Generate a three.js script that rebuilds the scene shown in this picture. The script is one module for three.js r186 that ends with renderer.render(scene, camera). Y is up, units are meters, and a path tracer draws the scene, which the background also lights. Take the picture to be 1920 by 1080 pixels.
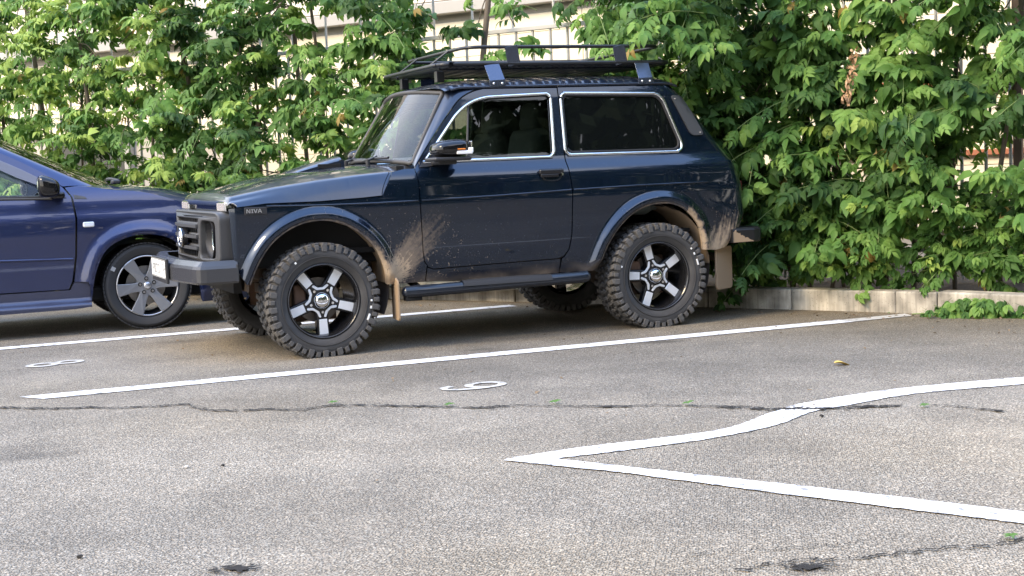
import * as THREE from 'three';
import { RoundedBoxGeometry } from 'three/addons/geometries/RoundedBoxGeometry.js';
import { mergeGeometries } from 'three/addons/utils/BufferGeometryUtils.js';
import { FontLoader } from 'three/addons/loaders/FontLoader.js';
import { TextGeometry } from 'three/addons/geometries/TextGeometry.js';

// ---------------------------------------------------------------- camera, sky, sun, exposure
const scene = new THREE.Scene();
const camera = new THREE.PerspectiveCamera(22.62, 1024 / 576, 0.1, 400);
camera.position.set(0, 1.059, 0);
camera.rotation.set(-0.0842, 0, -0.0402, 'XYZ');
const renderer = new THREE.WebGLRenderer();
renderer.toneMapping = THREE.LinearToneMapping;
renderer.toneMappingExposure = 3.75;
renderer.shadowMap.enabled = true;

const SUN_DIR = new THREE.Vector3(-0.75, 0.8, 0.32).normalize();
const sun = new THREE.DirectionalLight(0xffe4b8, 1.25);
sun.position.copy(SUN_DIR).multiplyScalar(40);
sun.castShadow = true;
sun.shadow.radius = 34;
Object.assign(sun.shadow.camera, { left: -20, right: 20, top: 20, bottom: -20, near: 1, far: 90 });
sun.shadow.mapSize.set(2048, 2048);
scene.add(sun, sun.target);
sun.target.position.set(0, 0, -9);

function mulberry(a) { return () => { a |= 0; a = (a + 0x6d2b79f5) | 0; let t = Math.imul(a ^ (a >>> 15), 1 | a); t = (t + Math.imul(t ^ (t >>> 7), 61 | t)) ^ t; return ((t ^ (t >>> 14)) >>> 0) / 4294967296; }; }
const hash2 = (x, y, s = 0) => { let h = Math.imul(x | 0, 374761393) ^ Math.imul(y | 0, 668265263) ^ Math.imul(s + 1, 1274126177); h = Math.imul(h ^ (h >>> 13), 1274126177); return ((h ^ (h >>> 16)) >>> 0) / 4294967296; };
const sm = (a, b, x) => { const t = Math.min(1, Math.max(0, (x - a) / (b - a))); return t * t * (3 - 2 * t); };
const lerp = (a, b, t) => a + (b - a) * t;
const clamp01 = (x) => Math.min(1, Math.max(0, x));
// value noise; per > 0 makes it repeat after per cells
function vnoise(x, y, per = 0, s = 0) {
  const ix = Math.floor(x), iy = Math.floor(y), fx = x - ix, fy = y - iy, w = (v) => (per ? ((v % per) + per) % per : v);
  const u = fx * fx * (3 - 2 * fx), v = fy * fy * (3 - 2 * fy);
  const a = hash2(w(ix), w(iy), s), b = hash2(w(ix + 1), w(iy), s), c = hash2(w(ix), w(iy + 1), s), d = hash2(w(ix + 1), w(iy + 1), s);
  return lerp(lerp(a, b, u), lerp(c, d, u), v);
}
const fbm = (x, y, o = 4, per = 0, s = 0) => { let r = 0, a = 0.5, n = 0; for (let i = 0; i < o; i++) { r += a * vnoise(x, y, per, s + i); n += a; x *= 2; y *= 2; per *= 2; a *= 0.5; } return r / n; };

{ // a bright summer sky with a lot of thin white cloud
  const W = 256, H = 128, data = new Float32Array(W * H * 4);
  for (let j = 0; j < H; j++) for (let i = 0; i < W; i++) {
    const up = ((j + 0.5) / H - 0.5) * Math.PI, az = ((i + 0.5) / W - 0.5) * 2 * Math.PI;
    const y = Math.sin(up), x = Math.cos(az) * Math.cos(up), z = Math.sin(az) * Math.cos(up), k = (j * W + i) * 4;
    const c = x * SUN_DIR.x + y * SUN_DIR.y + z * SUN_DIR.z;
    const h = Math.pow(1 - clamp01(y), 2.2);
    let col = [lerp(0.29, 1.1, h), lerp(0.47, 1.01, h), lerp(0.86, 0.84, h)];
    const yy = Math.max(y, 0.06), cl = sm(0.42, 0.7, fbm(x / (yy + 0.25) * 1.3 + 7, z / (yy + 0.25) * 1.3 + 3, 5, 0, 40));
    const white = 1.25 + 0.5 * Math.pow(clamp01(c), 4);
    col = col.map((v, n) => lerp(v, white * [1.05, 1, 0.92][n], 0.45 * cl) + 0.5 * Math.pow(clamp01(c), 12));
    if (y < 0) { const g = sm(0, -0.15, y); col = col.map((v, n) => lerp(v, [0.3, 0.29, 0.27][n], g)); }
    data[k] = col[0]; data[k + 1] = col[1]; data[k + 2] = col[2]; data[k + 3] = 1;
  }
  const t = new THREE.DataTexture(data, W, H, THREE.RGBAFormat, THREE.FloatType);
  t.mapping = THREE.EquirectangularReflectionMapping; t.magFilter = t.minFilter = THREE.LinearFilter; t.needsUpdate = true;
  scene.background = t; scene.environment = t;
}

// ---------------------------------------------------------------- helpers
const used = {};
function numbered(n) { used[n] = (used[n] ?? -1) + 1; return used[n] ? n + '_' + String(used[n]).padStart(3, '0') : n; }
function tag(o, label, category, group, kind) { if (label) o.userData.label = label; if (category) o.userData.category = category; if (group) o.userData.group = group; if (kind) o.userData.kind = kind; return o; }
function shade(m) { m.castShadow = true; m.receiveShadow = true; return m; }
function thing(name, label, category, group) { const o = new THREE.Group(); o.name = numbered(name); scene.add(o); return tag(o, label, category, group); }
function part(parent, name, geo, mat) { const m = shade(new THREE.Mesh(Array.isArray(geo) ? merge(geo) : geo, mat)); m.name = name; parent.add(m); return m; }
function struct(name, geo, mat) { const m = shade(new THREE.Mesh(Array.isArray(geo) ? merge(geo) : geo, mat)); m.name = numbered(name); m.userData.kind = 'structure'; scene.add(m); return m; }
function node(parent, name) { const g = new THREE.Group(); g.name = name; parent.add(g); return g; }
function merge(list) {
  list = list.map((g) => { const h = g.index ? g.toNonIndexed() : g; const k = new THREE.BufferGeometry(); k.setAttribute('position', h.attributes.position); if (!h.attributes.normal) h.computeVertexNormals(); k.setAttribute('normal', h.attributes.normal); k.setAttribute('uv', h.attributes.uv ?? new THREE.BufferAttribute(new Float32Array(h.attributes.position.count * 2), 2)); return k; });
  return list.length === 1 ? list[0] : mergeGeometries(list);
}
function box(w, h, d, x = 0, y = 0, z = 0, r = 0.004, rot) { const q = Math.min(r, w / 2.01, h / 2.01, d / 2.01); const g = r ? new RoundedBoxGeometry(w, h, d, 1, q) : new THREE.BoxGeometry(w, h, d); if (rot) g.applyMatrix4(new THREE.Matrix4().makeRotationFromEuler(new THREE.Euler(...rot))); g.translate(x, y, z); return g; }
const V = (x, y, z) => new THREE.Vector3(x, y, z);
function tube(pts, r, { closed = false, seg = 0, sides = 8, tension = 0.5, straight = false } = {}) {
  const v = pts.map((p) => (p.isVector3 ? p : V(...p)));
  let c;
  if (straight) { c = new THREE.CurvePath(); for (let i = 0; i + 1 < v.length; i++) c.add(new THREE.LineCurve3(v[i], v[i + 1])); if (closed) c.add(new THREE.LineCurve3(v[v.length - 1], v[0])); }
  else c = new THREE.CatmullRomCurve3(v, closed, 'catmullrom', tension);
  return new THREE.TubeGeometry(c, seg || Math.max(2, v.length * 3), r, sides, closed);
}
function rod(a, b, r, sides = 8, r2 = r) { // capped rod
  const A = V(...a), B = V(...b), d = B.clone().sub(A), g = new THREE.CylinderGeometry(r2, r, d.length(), sides);
  g.applyQuaternion(new THREE.Quaternion().setFromUnitVectors(V(0, 1, 0), d.clone().normalize())); const m = A.add(B).multiplyScalar(0.5); g.translate(m.x, m.y, m.z); return g;
}
function flatBar(a, b, w, t, up = [0, 1, 0]) { // rectangular bar from a to b, w across, t thick along up
  const A = V(...a), B = V(...b), d = B.clone().sub(A), L = d.length(), X = d.normalize(), Y = V(...up).addScaledVector(X, -V(...up).dot(X)).normalize(), Z = X.clone().cross(Y);
  const g = new RoundedBoxGeometry(L, t, w, 1, Math.min(t, w) * 0.2); g.applyMatrix4(new THREE.Matrix4().makeBasis(X, Y, Z)); const m = A.add(B).multiplyScalar(0.5); g.translate(m.x, m.y, m.z); return g;
}
function surf(nu, nv, f, uvf) { // parametric sheet, f(u,v) -> [x,y,z]
  const p = [], uv = [], idx = [];
  for (let j = 0; j <= nv; j++) for (let i = 0; i <= nu; i++) { const q = f(i / nu, j / nv); p.push(...q); const t = uvf ? uvf(q, i / nu, j / nv) : [i / nu, j / nv]; uv.push(...t); }
  for (let j = 0; j < nv; j++) for (let i = 0; i < nu; i++) { const a = j * (nu + 1) + i, b = a + 1, c = a + nu + 1, d = c + 1; idx.push(a, b, d, a, d, c); }
  const g = new THREE.BufferGeometry(); g.setAttribute('position', new THREE.Float32BufferAttribute(p, 3)); g.setAttribute('uv', new THREE.Float32BufferAttribute(uv, 2)); g.setIndex(idx); g.computeVertexNormals(); return g;
}
function mirrorZ(g) { const h = (g.index ? g.toNonIndexed() : g).clone(); const p = h.attributes.position, n = h.attributes.normal, u = h.attributes.uv; 
  for (let i = 0; i < p.count; i += 3) for (const a of [p, n, u]) { if (!a) continue; const k = a.itemSize; for (let c = 0; c < k; c++) { const t = a.array[(i + 1) * k + c]; a.array[(i + 1) * k + c] = a.array[(i + 2) * k + c]; a.array[(i + 2) * k + c] = t; } }
  for (let i = 0; i < p.count; i++) { p.setZ(i, -p.getZ(i)); n.setZ(i, -n.getZ(i)); } return h; }
const spl = (pts, n = 6) => { const c = new THREE.CatmullRomCurve3(pts.map((p) => V(p[0], p[1], 0)), false, 'centripetal'); return c.getPoints((pts.length - 1) * n).map((v) => [v.x, v.y]); };
function roundPoly(pts, rs, n = 8) { // corners replaced by curves
  const out = [], N = pts.length;
  pts.forEach((p, i) => { const r = Array.isArray(rs) ? rs[i] : rs, a = pts[(i + N - 1) % N], b = pts[(i + 1) % N];
    if (!r) { out.push(p); return; }
    const da = Math.hypot(a[0] - p[0], a[1] - p[1]), db = Math.hypot(b[0] - p[0], b[1] - p[1]), ra = Math.min(r, da / 2) / da, rb = Math.min(r, db / 2) / db;
    const s = [lerp(p[0], a[0], ra), lerp(p[1], a[1], ra)], e = [lerp(p[0], b[0], rb), lerp(p[1], b[1], rb)];
    for (let k = 0; k <= n; k++) { const t = k / n, u = 1 - t; out.push([u * u * s[0] + 2 * u * t * p[0] + t * t * e[0], u * u * s[1] + 2 * u * t * p[1] + t * t * e[1]]); } });
  return out;
}
const interp = (tab, x) => { if (x <= tab[0][0]) return tab[0][1]; for (let i = 1; i < tab.length; i++) if (x <= tab[i][0]) return lerp(tab[i - 1][1], tab[i][1], (x - tab[i - 1][0]) / (tab[i][0] - tab[i - 1][0])); return tab[tab.length - 1][1]; };
const area = (p) => { let a = 0; for (let i = 0, j = p.length - 1; i < p.length; j = i++) a += p[j][0] * p[i][1] - p[i][0] * p[j][1]; return a / 2; };
function inside(p, x, y) { let r = false; for (let i = 0, j = p.length - 1; i < p.length; j = i++) if ((p[i][1] > y) !== (p[j][1] > y) && x < ((p[j][0] - p[i][0]) * (y - p[i][1])) / (p[j][1] - p[i][1]) + p[i][0]) r = !r; return r; }
function distTo(line, x, y) { let d = 1e9; for (let i = 0; i + 1 < line.length; i++) { const ax = line[i][0], ay = line[i][1], bx = line[i + 1][0] - ax, by = line[i + 1][1] - ay, t = clamp01(((x - ax) * bx + (y - ay) * by) / (bx * bx + by * by)); d = Math.min(d, Math.hypot(x - ax - bx * t, y - ay - by * t)); } return d; }
// a pressed sheet: the part of the surface z = Z(x, y) inside an outline (and outside a hole), cut from a fine grid, with turned-in edges
function panel(outline, { hole, Z, cell = 0.02, depth = 0.018, uv }) {
  let out = area(outline) > 0 ? outline.slice() : outline.slice().reverse();
  const rings = [out.slice()];
  if (hole) {
    const h = area(hole) < 0 ? hole.slice() : hole.slice().reverse(); rings.push(h);
    let best = [1e9, 0, 0]; out.forEach((p, i) => h.forEach((q, j) => { const d = Math.hypot(p[0] - q[0], p[1] - q[1]); if (d < best[0]) best = [d, i, j]; }));
    const [, i, j] = best; out = [...out.slice(0, i + 1), ...h.slice(j), ...h.slice(0, j + 1), ...out.slice(i)];
  }
  const xs = out.map((p) => p[0]), ys = out.map((p) => p[1]), x0 = Math.min(...xs), y0 = Math.min(...ys), nx = Math.ceil((Math.max(...xs) - x0) / cell), ny = Math.ceil((Math.max(...ys) - y0) / cell);
  const hot = new Uint8Array(nx * ny), P = [], N = [], U = [];
  const mark = (x, y) => { const i = Math.min(nx - 1, Math.max(0, Math.floor((x - x0) / cell))), j = Math.min(ny - 1, Math.max(0, Math.floor((y - y0) / cell))); hot[j * nx + i] = 1; };
  out.forEach((p, i) => { const q = out[(i + 1) % out.length], L = Math.hypot(q[0] - p[0], q[1] - p[1]), n = Math.max(1, Math.ceil(L / cell * 20)); for (let k = 0; k <= n; k++) mark(lerp(p[0], q[0], k / n), lerp(p[1], q[1], k / n)); });
  const e = 0.004, put = (x, y) => { const gx = (Z(x + e, y) - Z(x - e, y)) / (2 * e), gy = (Z(x, y + e) - Z(x, y - e)) / (2 * e), L = Math.hypot(gx, gy, 1); P.push(x, y, Z(x, y)); N.push(-gx / L, -gy / L, 1 / L); const t = uv ? uv(x, y) : [x, y]; U.push(t[0], t[1]); };
  const cut = (poly, ax, v, s) => { const r = []; for (let i = 0; i < poly.length; i++) { const p = poly[i], q = poly[(i + 1) % poly.length], a = (p[ax] - v) * s, b = (q[ax] - v) * s; if (a >= 0) r.push(p); if ((a > 0 && b < 0) || (a < 0 && b > 0)) { const t = a / (a - b), m = [lerp(p[0], q[0], t), lerp(p[1], q[1], t)]; m[ax] = v; r.push(m); } } return r; };
  for (let j = 0; j < ny; j++) {
    let strip = null;
    for (let i = 0; i < nx; i++) {
      const ax = x0 + i * cell, ay = y0 + j * cell, bx = ax + cell, by = ay + cell;
      if (!hot[j * nx + i]) { if (inside(out, ax + cell / 2, ay + cell / 2)) { put(ax, ay); put(bx, ay); put(bx, by); put(ax, ay); put(bx, by); put(ax, by); } continue; }
      strip ??= cut(cut(out, 1, ay, 1), 1, by, -1);
      const c = cut(cut(strip, 0, ax, 1), 0, bx, -1); if (c.length < 3) continue;
      const v2 = []; for (const p of c) { const l = v2[v2.length - 1]; if (!l || Math.hypot(l.x - p[0], l.y - p[1]) > 1e-7) v2.push(new THREE.Vector2(p[0], p[1])); }
      if (v2.length < 3) continue;
      for (const t of THREE.ShapeUtils.triangulateShape(v2, [])) { const [a, b, d] = t.map((k) => v2[k]); const A = (b.x - a.x) * (d.y - a.y) - (d.x - a.x) * (b.y - a.y); if (Math.abs(A) < 1e-10) continue; for (const w of A > 0 ? [a, b, d] : [a, d, b]) put(w.x, w.y); }
    }
  }
  for (const ring of rings) ring.forEach((p, i) => { // turned-in edge
    const q = ring[(i + 1) % ring.length], L = Math.hypot(q[0] - p[0], q[1] - p[1]); if (L < 1e-6) return; const n = Math.max(1, Math.ceil(L / 0.03)), nx2 = (q[1] - p[1]) / L, ny2 = -(q[0] - p[0]) / L;
    for (let k = 0; k < n; k++) { const a = [lerp(p[0], q[0], k / n), lerp(p[1], q[1], k / n)], b = [lerp(p[0], q[0], (k + 1) / n), lerp(p[1], q[1], (k + 1) / n)]; const za = Z(...a), zb = Z(...b);
      for (const [w, z] of [[a, za], [a, za - depth], [b, zb - depth], [a, za], [b, zb - depth], [b, zb]]) { P.push(w[0], w[1], z); N.push(nx2, ny2, 0); const t = uv ? uv(w[0], w[1]) : w; U.push(t[0], t[1]); } } });
  const g = new THREE.BufferGeometry(); g.setAttribute('position', new THREE.Float32BufferAttribute(P, 3)); g.setAttribute('normal', new THREE.Float32BufferAttribute(N, 3)); g.setAttribute('uv', new THREE.Float32BufferAttribute(U, 2)); return g;
}
function onSurf(pts, Z, dz = 0) { return pts.map((p) => V(p[0], p[1], Z(p[0], p[1]) + dz)); }
function dataTex(W, H, f, srgb = false) { // f -> [r,g,b] 0..1
  const d = new Uint8Array(W * H * 4); for (let j = 0; j < H; j++) for (let i = 0; i < W; i++) { const c = f(i, j), k = (j * W + i) * 4; d[k] = clamp01(c[0]) * 255; d[k + 1] = clamp01(c[1]) * 255; d[k + 2] = clamp01(c[2]) * 255; d[k + 3] = 255; }
  const t = new THREE.DataTexture(d, W, H); t.wrapS = t.wrapT = THREE.RepeatWrapping; t.magFilter = t.minFilter = THREE.LinearFilter; if (srgb) t.colorSpace = THREE.SRGBColorSpace; t.needsUpdate = true; return t;
}
const toS = (v) => (v <= 0.0031308 ? v * 12.92 : 1.055 * Math.pow(v, 1 / 2.4) - 0.055);
const rgb = (r, g, b) => new THREE.Color().setRGB(r, g, b);
const std = (c, roughness, metalness = 0, extra = {}) => new THREE.MeshStandardMaterial({ color: rgb(...c), roughness, metalness, side: THREE.DoubleSide, ...extra });
const phy = (c, roughness, metalness = 0, extra = {}) => new THREE.MeshPhysicalMaterial({ color: rgb(...c), roughness, metalness, side: THREE.DoubleSide, ...extra });
const font = await new FontLoader().loadAsync('fonts/droid/droid_sans_bold.typeface.json');

const M = {
  blackPlastic: std([0.022, 0.022, 0.024], 0.5), greyPlastic: std([0.055, 0.056, 0.059], 0.45), gloss: std([0.006, 0.006, 0.007], 0.08), satin: std([0.012, 0.012, 0.014], 0.3),
  rubber: std([0.016, 0.016, 0.017], 0.7), chrome: std([0.75, 0.76, 0.78], 0.08, 1), alu: std([0.62, 0.63, 0.65], 0.3, 0.9), trim: std([0.75, 0.76, 0.76], 0.16, 1), seal: std([0.05, 0.048, 0.046], 0.6),
  dark: std([0.006, 0.006, 0.006], 0.9), mud: std([0.3, 0.215, 0.135], 0.95), mudDark: std([0.075, 0.055, 0.04], 0.95), white: std([0.8, 0.8, 0.78], 0.5), rust: std([0.12, 0.07, 0.045], 0.85), steel: std([0.35, 0.34, 0.33], 0.4, 0.8),
  glassClear: phy([0.9, 0.95, 0.92], 0.0, 0, { transmission: 1, thickness: 0, ior: 1.5 }), glassTint: phy([0.2, 0.24, 0.22], 0.0, 0, { transmission: 1, thickness: 0, ior: 1.5 }), glassDark: std([0.004, 0.005, 0.005], 0.015),
  lampGlass: phy([0.95, 0.95, 0.95], 0.02, 0, { transmission: 1, thickness: 0 }), orange: std([0.7, 0.2, 0.02], 0.25), red: std([0.35, 0.02, 0.015], 0.2),
};
// ---------------------------------------------------------------- the place: kerb line frame (s along the kerb, o behind it)
const KD = [0.8412, 0.5408], KN = [0.5408, -0.8412], K0 = [0, -11.04];
const W3 = (s, o, y) => V(K0[0] + KD[0] * s + KN[0] * o, y, K0[1] + KD[1] * s + KN[1] * o);
const KROT = -Math.atan2(KD[1], KD[0]); // turn that lays local x along the kerb
const backOf = (x, z) => (x - K0[0]) * KN[0] + (z - K0[1]) * KN[1];

// asphalt: stones set in dark binder
const TILE = 2.4, TN = 2048;
let asphaltMap, asphaltBump;
{
  const cells = 330, col = new Uint8Array(TN * TN * 4), bmp = new Uint8Array(TN * TN * 4);
  const px = new Float32Array(cells * cells), py = new Float32Array(cells * cells), pr = new Float32Array(cells * cells), pc = new Float32Array(cells * cells);
  for (let i = 0; i < cells * cells; i++) { const x = i % cells, y = (i / cells) | 0; px[i] = 0.15 + 0.7 * hash2(x, y, 1); py[i] = 0.15 + 0.7 * hash2(x, y, 2); pr[i] = 0.34 + 0.4 * hash2(x, y, 3); pc[i] = hash2(x, y, 4); }
  for (let j = 0; j < TN; j++) for (let i = 0; i < TN; i++) {
    const u = (i / TN) * cells, v = (j / TN) * cells, cx = Math.floor(u), cy = Math.floor(v); let h = 0, w = 0.5;
    for (let b = -1; b <= 1; b++) for (let a = -1; a <= 1; a++) { const gx = (cx + a + cells) % cells, gy = (cy + b + cells) % cells, k = gy * cells + gx, d = Math.hypot(cx + a + px[k] - u, cy + b + py[k] - v) / pr[k]; if (d < 1) { const q = 1 - d * d * d; if (q > h) { h = q; w = pc[k]; } } }
    const big = fbm(i / TN * 12, j / TN * 12, 3, 12, 9), fine = hash2(i, j, 7);
    const stone = 0.24 + 0.13 * w * w + (w > 0.96 ? 0.1 : 0), base = 0.085 + 0.03 * big, t = sm(0.08, 0.5, h);
    const a = lerp(base, stone, t) * (0.86 + 0.28 * big) * (0.9 + 0.2 * fine), warm = 1 + 0.1 * (pc[(cy * cells + cx + 77) % (cells * cells)] - 0.4), k4 = (j * TN + i) * 4;
    col[k4] = clamp01(toS(a * warm * 1.1)) * 255; col[k4 + 1] = clamp01(toS(a)) * 255; col[k4 + 2] = clamp01(toS(a * (2 - warm) * 0.84)) * 255; col[k4 + 3] = 255;
    const b = 0.62 * Math.min(1, h * 1.5) + 0.28 * big + 0.1 * fine; bmp[k4] = bmp[k4 + 1] = bmp[k4 + 2] = clamp01(b) * 255; bmp[k4 + 3] = 255;
  }
  const mk = (d, s) => { const t = new THREE.DataTexture(d, TN, TN); t.wrapS = t.wrapT = THREE.RepeatWrapping; t.magFilter = t.minFilter = THREE.LinearFilter; if (s) t.colorSpace = THREE.SRGBColorSpace; t.needsUpdate = true; return t; };
  asphaltMap = mk(col, true); asphaltBump = mk(bmp, false);
}
const stains = [[0.74, -3.62, 0.1, 0.06, 0.5], [-0.78, -3.82, 0.1, 0.06, 0.4], [-2.0, -5.6, 0.3, 0.12, 0.3], [0.86, -8.38, 0.17, 0.08, 0.5], [-0.2, -8.37, 0.1, 0.06, 0.3], [-2.15, -9.41, 0.22, 0.12, 0.3], [-0.62, -7.5, 0.9, 0.5, 0.2], [-1.9, -5.7, 0.35, 0.2, 0.22], [1.2, -7.2, 0.7, 0.4, 0.16], [2.4, -8.4, 0.9, 0.4, 0.12], [0.9, -5.2, 0.4, 0.2, 0.12]];
function groundTone(x, z) {
  let t = 0.88 + 0.5 * (fbm(x * 0.55 + 3, z * 0.55, 4, 0, 21) - 0.5) + 0.3 * (fbm(x * 2.3, z * 2.3 + 5, 3, 0, 22) - 0.5);
  for (const [sx, sz, a, b, k] of stains) { const d = Math.hypot((x - sx) / a, (z - sz) / b) + 0.5 * (fbm(x * 9, z * 9, 2, 0, 23) - 0.5); t *= 1 - k * (1 - sm(0.4, 1.2, d)); }
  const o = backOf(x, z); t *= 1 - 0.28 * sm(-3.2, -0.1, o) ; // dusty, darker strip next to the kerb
  const near = 1 + 0.1 * sm(-7.5, -4, z); t *= near * (1 - 0.1 * sm(0.5, 0.7, fbm((x * 0.92 - z * 0.39) * 0.35, (x * 0.39 + z * 0.92) * 2.2, 3, 0, 27)));
  const warm = 0.05 + 0.1 * sm(-2.2, -0.2, o) + 0.09 * sm(0.35, 0.7, fbm(x * 0.4 + 9, z * 0.4, 3, 0, 25)) + 0.2 * Math.exp(-(((x + 1.3) / 0.9) ** 2) - (((z + 9.3) / 0.5) ** 2));
  return [t * (1 + warm * 0.55), t, t * (1 - warm)];
}
{
  const line = (a, b, step, far) => { const r = []; for (let q = a; q <= b + 1e-6; q += step) r.push(q); let s = step * 2; let lo = a, hi = b; while (hi < far) { hi += s; lo -= s; r.push(hi); r.unshift(lo); s *= 1.35; } return r; };
  const xs = line(-4.6, 4.2, 0.05, 70), zs = line(-12.6, -3.2, 0.05, 70), P = [], C = [], U = [], I = [];
  for (const z of zs) for (const x of xs) {
    const f = x > -5 && x < 5 && z > -13 && z < -3;
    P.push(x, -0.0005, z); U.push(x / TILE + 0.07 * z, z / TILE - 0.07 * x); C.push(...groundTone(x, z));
  }
  for (let j = 0; j + 1 < zs.length; j++) for (let i = 0; i + 1 < xs.length; i++) { const a = j * xs.length + i, b = a + 1, c = a + xs.length, d = c + 1; I.push(a, c, b, b, c, d); }
  const g = new THREE.BufferGeometry(); g.setAttribute('position', new THREE.Float32BufferAttribute(P, 3)); g.setAttribute('uv', new THREE.Float32BufferAttribute(U, 2)); g.setAttribute('color', new THREE.Float32BufferAttribute(C, 3)); g.setIndex(I); g.computeVertexNormals();
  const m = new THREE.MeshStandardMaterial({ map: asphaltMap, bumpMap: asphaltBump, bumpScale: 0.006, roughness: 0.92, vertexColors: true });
  tag(struct('car_park_ground', g, m), 'grey worn asphalt of the car park', 'asphalt');
}
// painted lines
const paintWear = dataTex(1024, 1024, (i, j) => { const u = i / 1024, v = j / 1024, n = fbm(u * 40, v * 40, 4, 40, 33), f = fbm(u * 160, v * 160, 2, 160, 34), w = sm(0.62, 0.74, n * 0.6 + f * 0.45), d = 1 - 0.16 * fbm(u * 9, v * 9, 3, 9, 35), a = lerp(0.8, 0.3, w) * d; return [toS(a), toS(a * 0.99), toS(a * 0.97)]; }, true);
const paintMat = new THREE.MeshStandardMaterial({ map: paintWear, roughness: 0.7, bumpMap: asphaltBump, bumpScale: 0.0012, side: THREE.DoubleSide });
const paintWorn = new THREE.MeshStandardMaterial({ map: paintWear, color: rgb(0.66, 0.64, 0.59), roughness: 0.8, bumpMap: asphaltBump, bumpScale: 0.002, side: THREE.DoubleSide });
function flat(poly, y = 0.0035, holes = []) { // horizontal sheet of (x, z) points
  const s = new THREE.Shape(poly.map((p) => new THREE.Vector2(p[0], -p[1]))); for (const h of holes) s.holes.push(new THREE.Path(h.map((p) => new THREE.Vector2(p[0], -p[1]))));
  const g = new THREE.ShapeGeometry(s); g.rotateX(-Math.PI / 2); g.translate(0, y, 0); const u = g.attributes.uv; for (let i = 0; i < u.count; i++) u.setXY(i, u.getX(i) / TILE, u.getY(i) / TILE); return g;
}
let prng = mulberry(5);
const ragged = (pts, amp, step = 0.02) => { const r = []; for (let i = 0; i + 1 < pts.length; i++) { const a = pts[i], b = pts[i + 1], L = Math.hypot(b[0] - a[0], b[1] - a[1]), n = Math.max(1, Math.round(L / step)); for (let k = 0; k < n; k++) r.push([lerp(a[0], b[0], k / n) + (prng() - 0.5) * amp, lerp(a[1], b[1], k / n) + (prng() - 0.5) * amp]); } r.push(pts[pts.length - 1]); return r; };
function stripe(a, b, w, cutA = 0, cutB = 0) { const L = Math.hypot(b[0] - a[0], b[1] - a[1]), d = [(b[0] - a[0]) / L, (b[1] - a[1]) / L], n = [-d[1] * w / 2, d[0] * w / 2];
  const A1 = [a[0] + n[0] + d[0] * cutA, a[1] + n[1] + d[1] * cutA], A2 = [a[0] - n[0], a[1] - n[1]], B1 = [b[0] + n[0], b[1] + n[1]], B2 = [b[0] - n[0] + d[0] * cutB, b[1] - n[1] + d[1] * cutB];
  return flat([...ragged([A2, B2], 0.006), ...ragged([B1, A1], 0.006)]); }
tag(struct('parking_line', stripe([-6.2, -8.11], [0.0, -10.93], 0.14), paintMat), 'white parking line running under the blue car and behind the off-road car', 'parking line');
tag(struct('parking_line', stripe([-2.47, -7.12], [2.1, -9.04], 0.15, 0.1), paintMat), 'long white parking line along the near side of the off-road car', 'parking line');
tag(struct('parking_line', stripe([2.1, -9.04], [2.53, -9.235], 0.13, 0, 0.05), paintWorn), 'worn end of the long white parking line at the kerb', 'parking line');
{
  const up3 = [[-0.025, -5.17], [0.235, -5.316], [0.59, -5.453], [0.813, -5.572], [1.032, -5.862], [1.164, -6.029], [1.3, -6.134], [1.502, -6.257], [1.773, -6.385], [2.331, -6.542], [3.109, -6.742]];
  const lo3 = [[0.119, -5.123], [0.367, -5.218], [0.68, -5.358], [0.93, -5.524], [1.086, -5.688], [1.208, -5.859], [1.378, -5.977], [1.721, -6.201], [2.262, -6.35], [3.036, -6.584]];
  tag(struct('parking_line', flat([...ragged(spl(up3, 4), 0.008), ...ragged(spl(lo3, 4).reverse(), 0.008)]), paintMat), 'white parking line with a wavy bulge where it crosses the long crack', 'parking line');
  const upF = [[-0.04, -5.155], [0.12, -5.132], [0.601, -4.762], [1.055, -4.42], [1.455, -4.096], [1.664, -3.931]], loF = [[-0.054, -5.128], [0.339, -4.854], [0.811, -4.449], [1.409, -3.966], [1.608, -3.801]];
  tag(struct('parking_line', flat([...ragged(upF, 0.008), ...ragged(loF.slice().reverse(), 0.008)], 0.0045), paintMat), 'white line running from the corner of the empty bay to the lower right', 'parking line');
}
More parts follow.
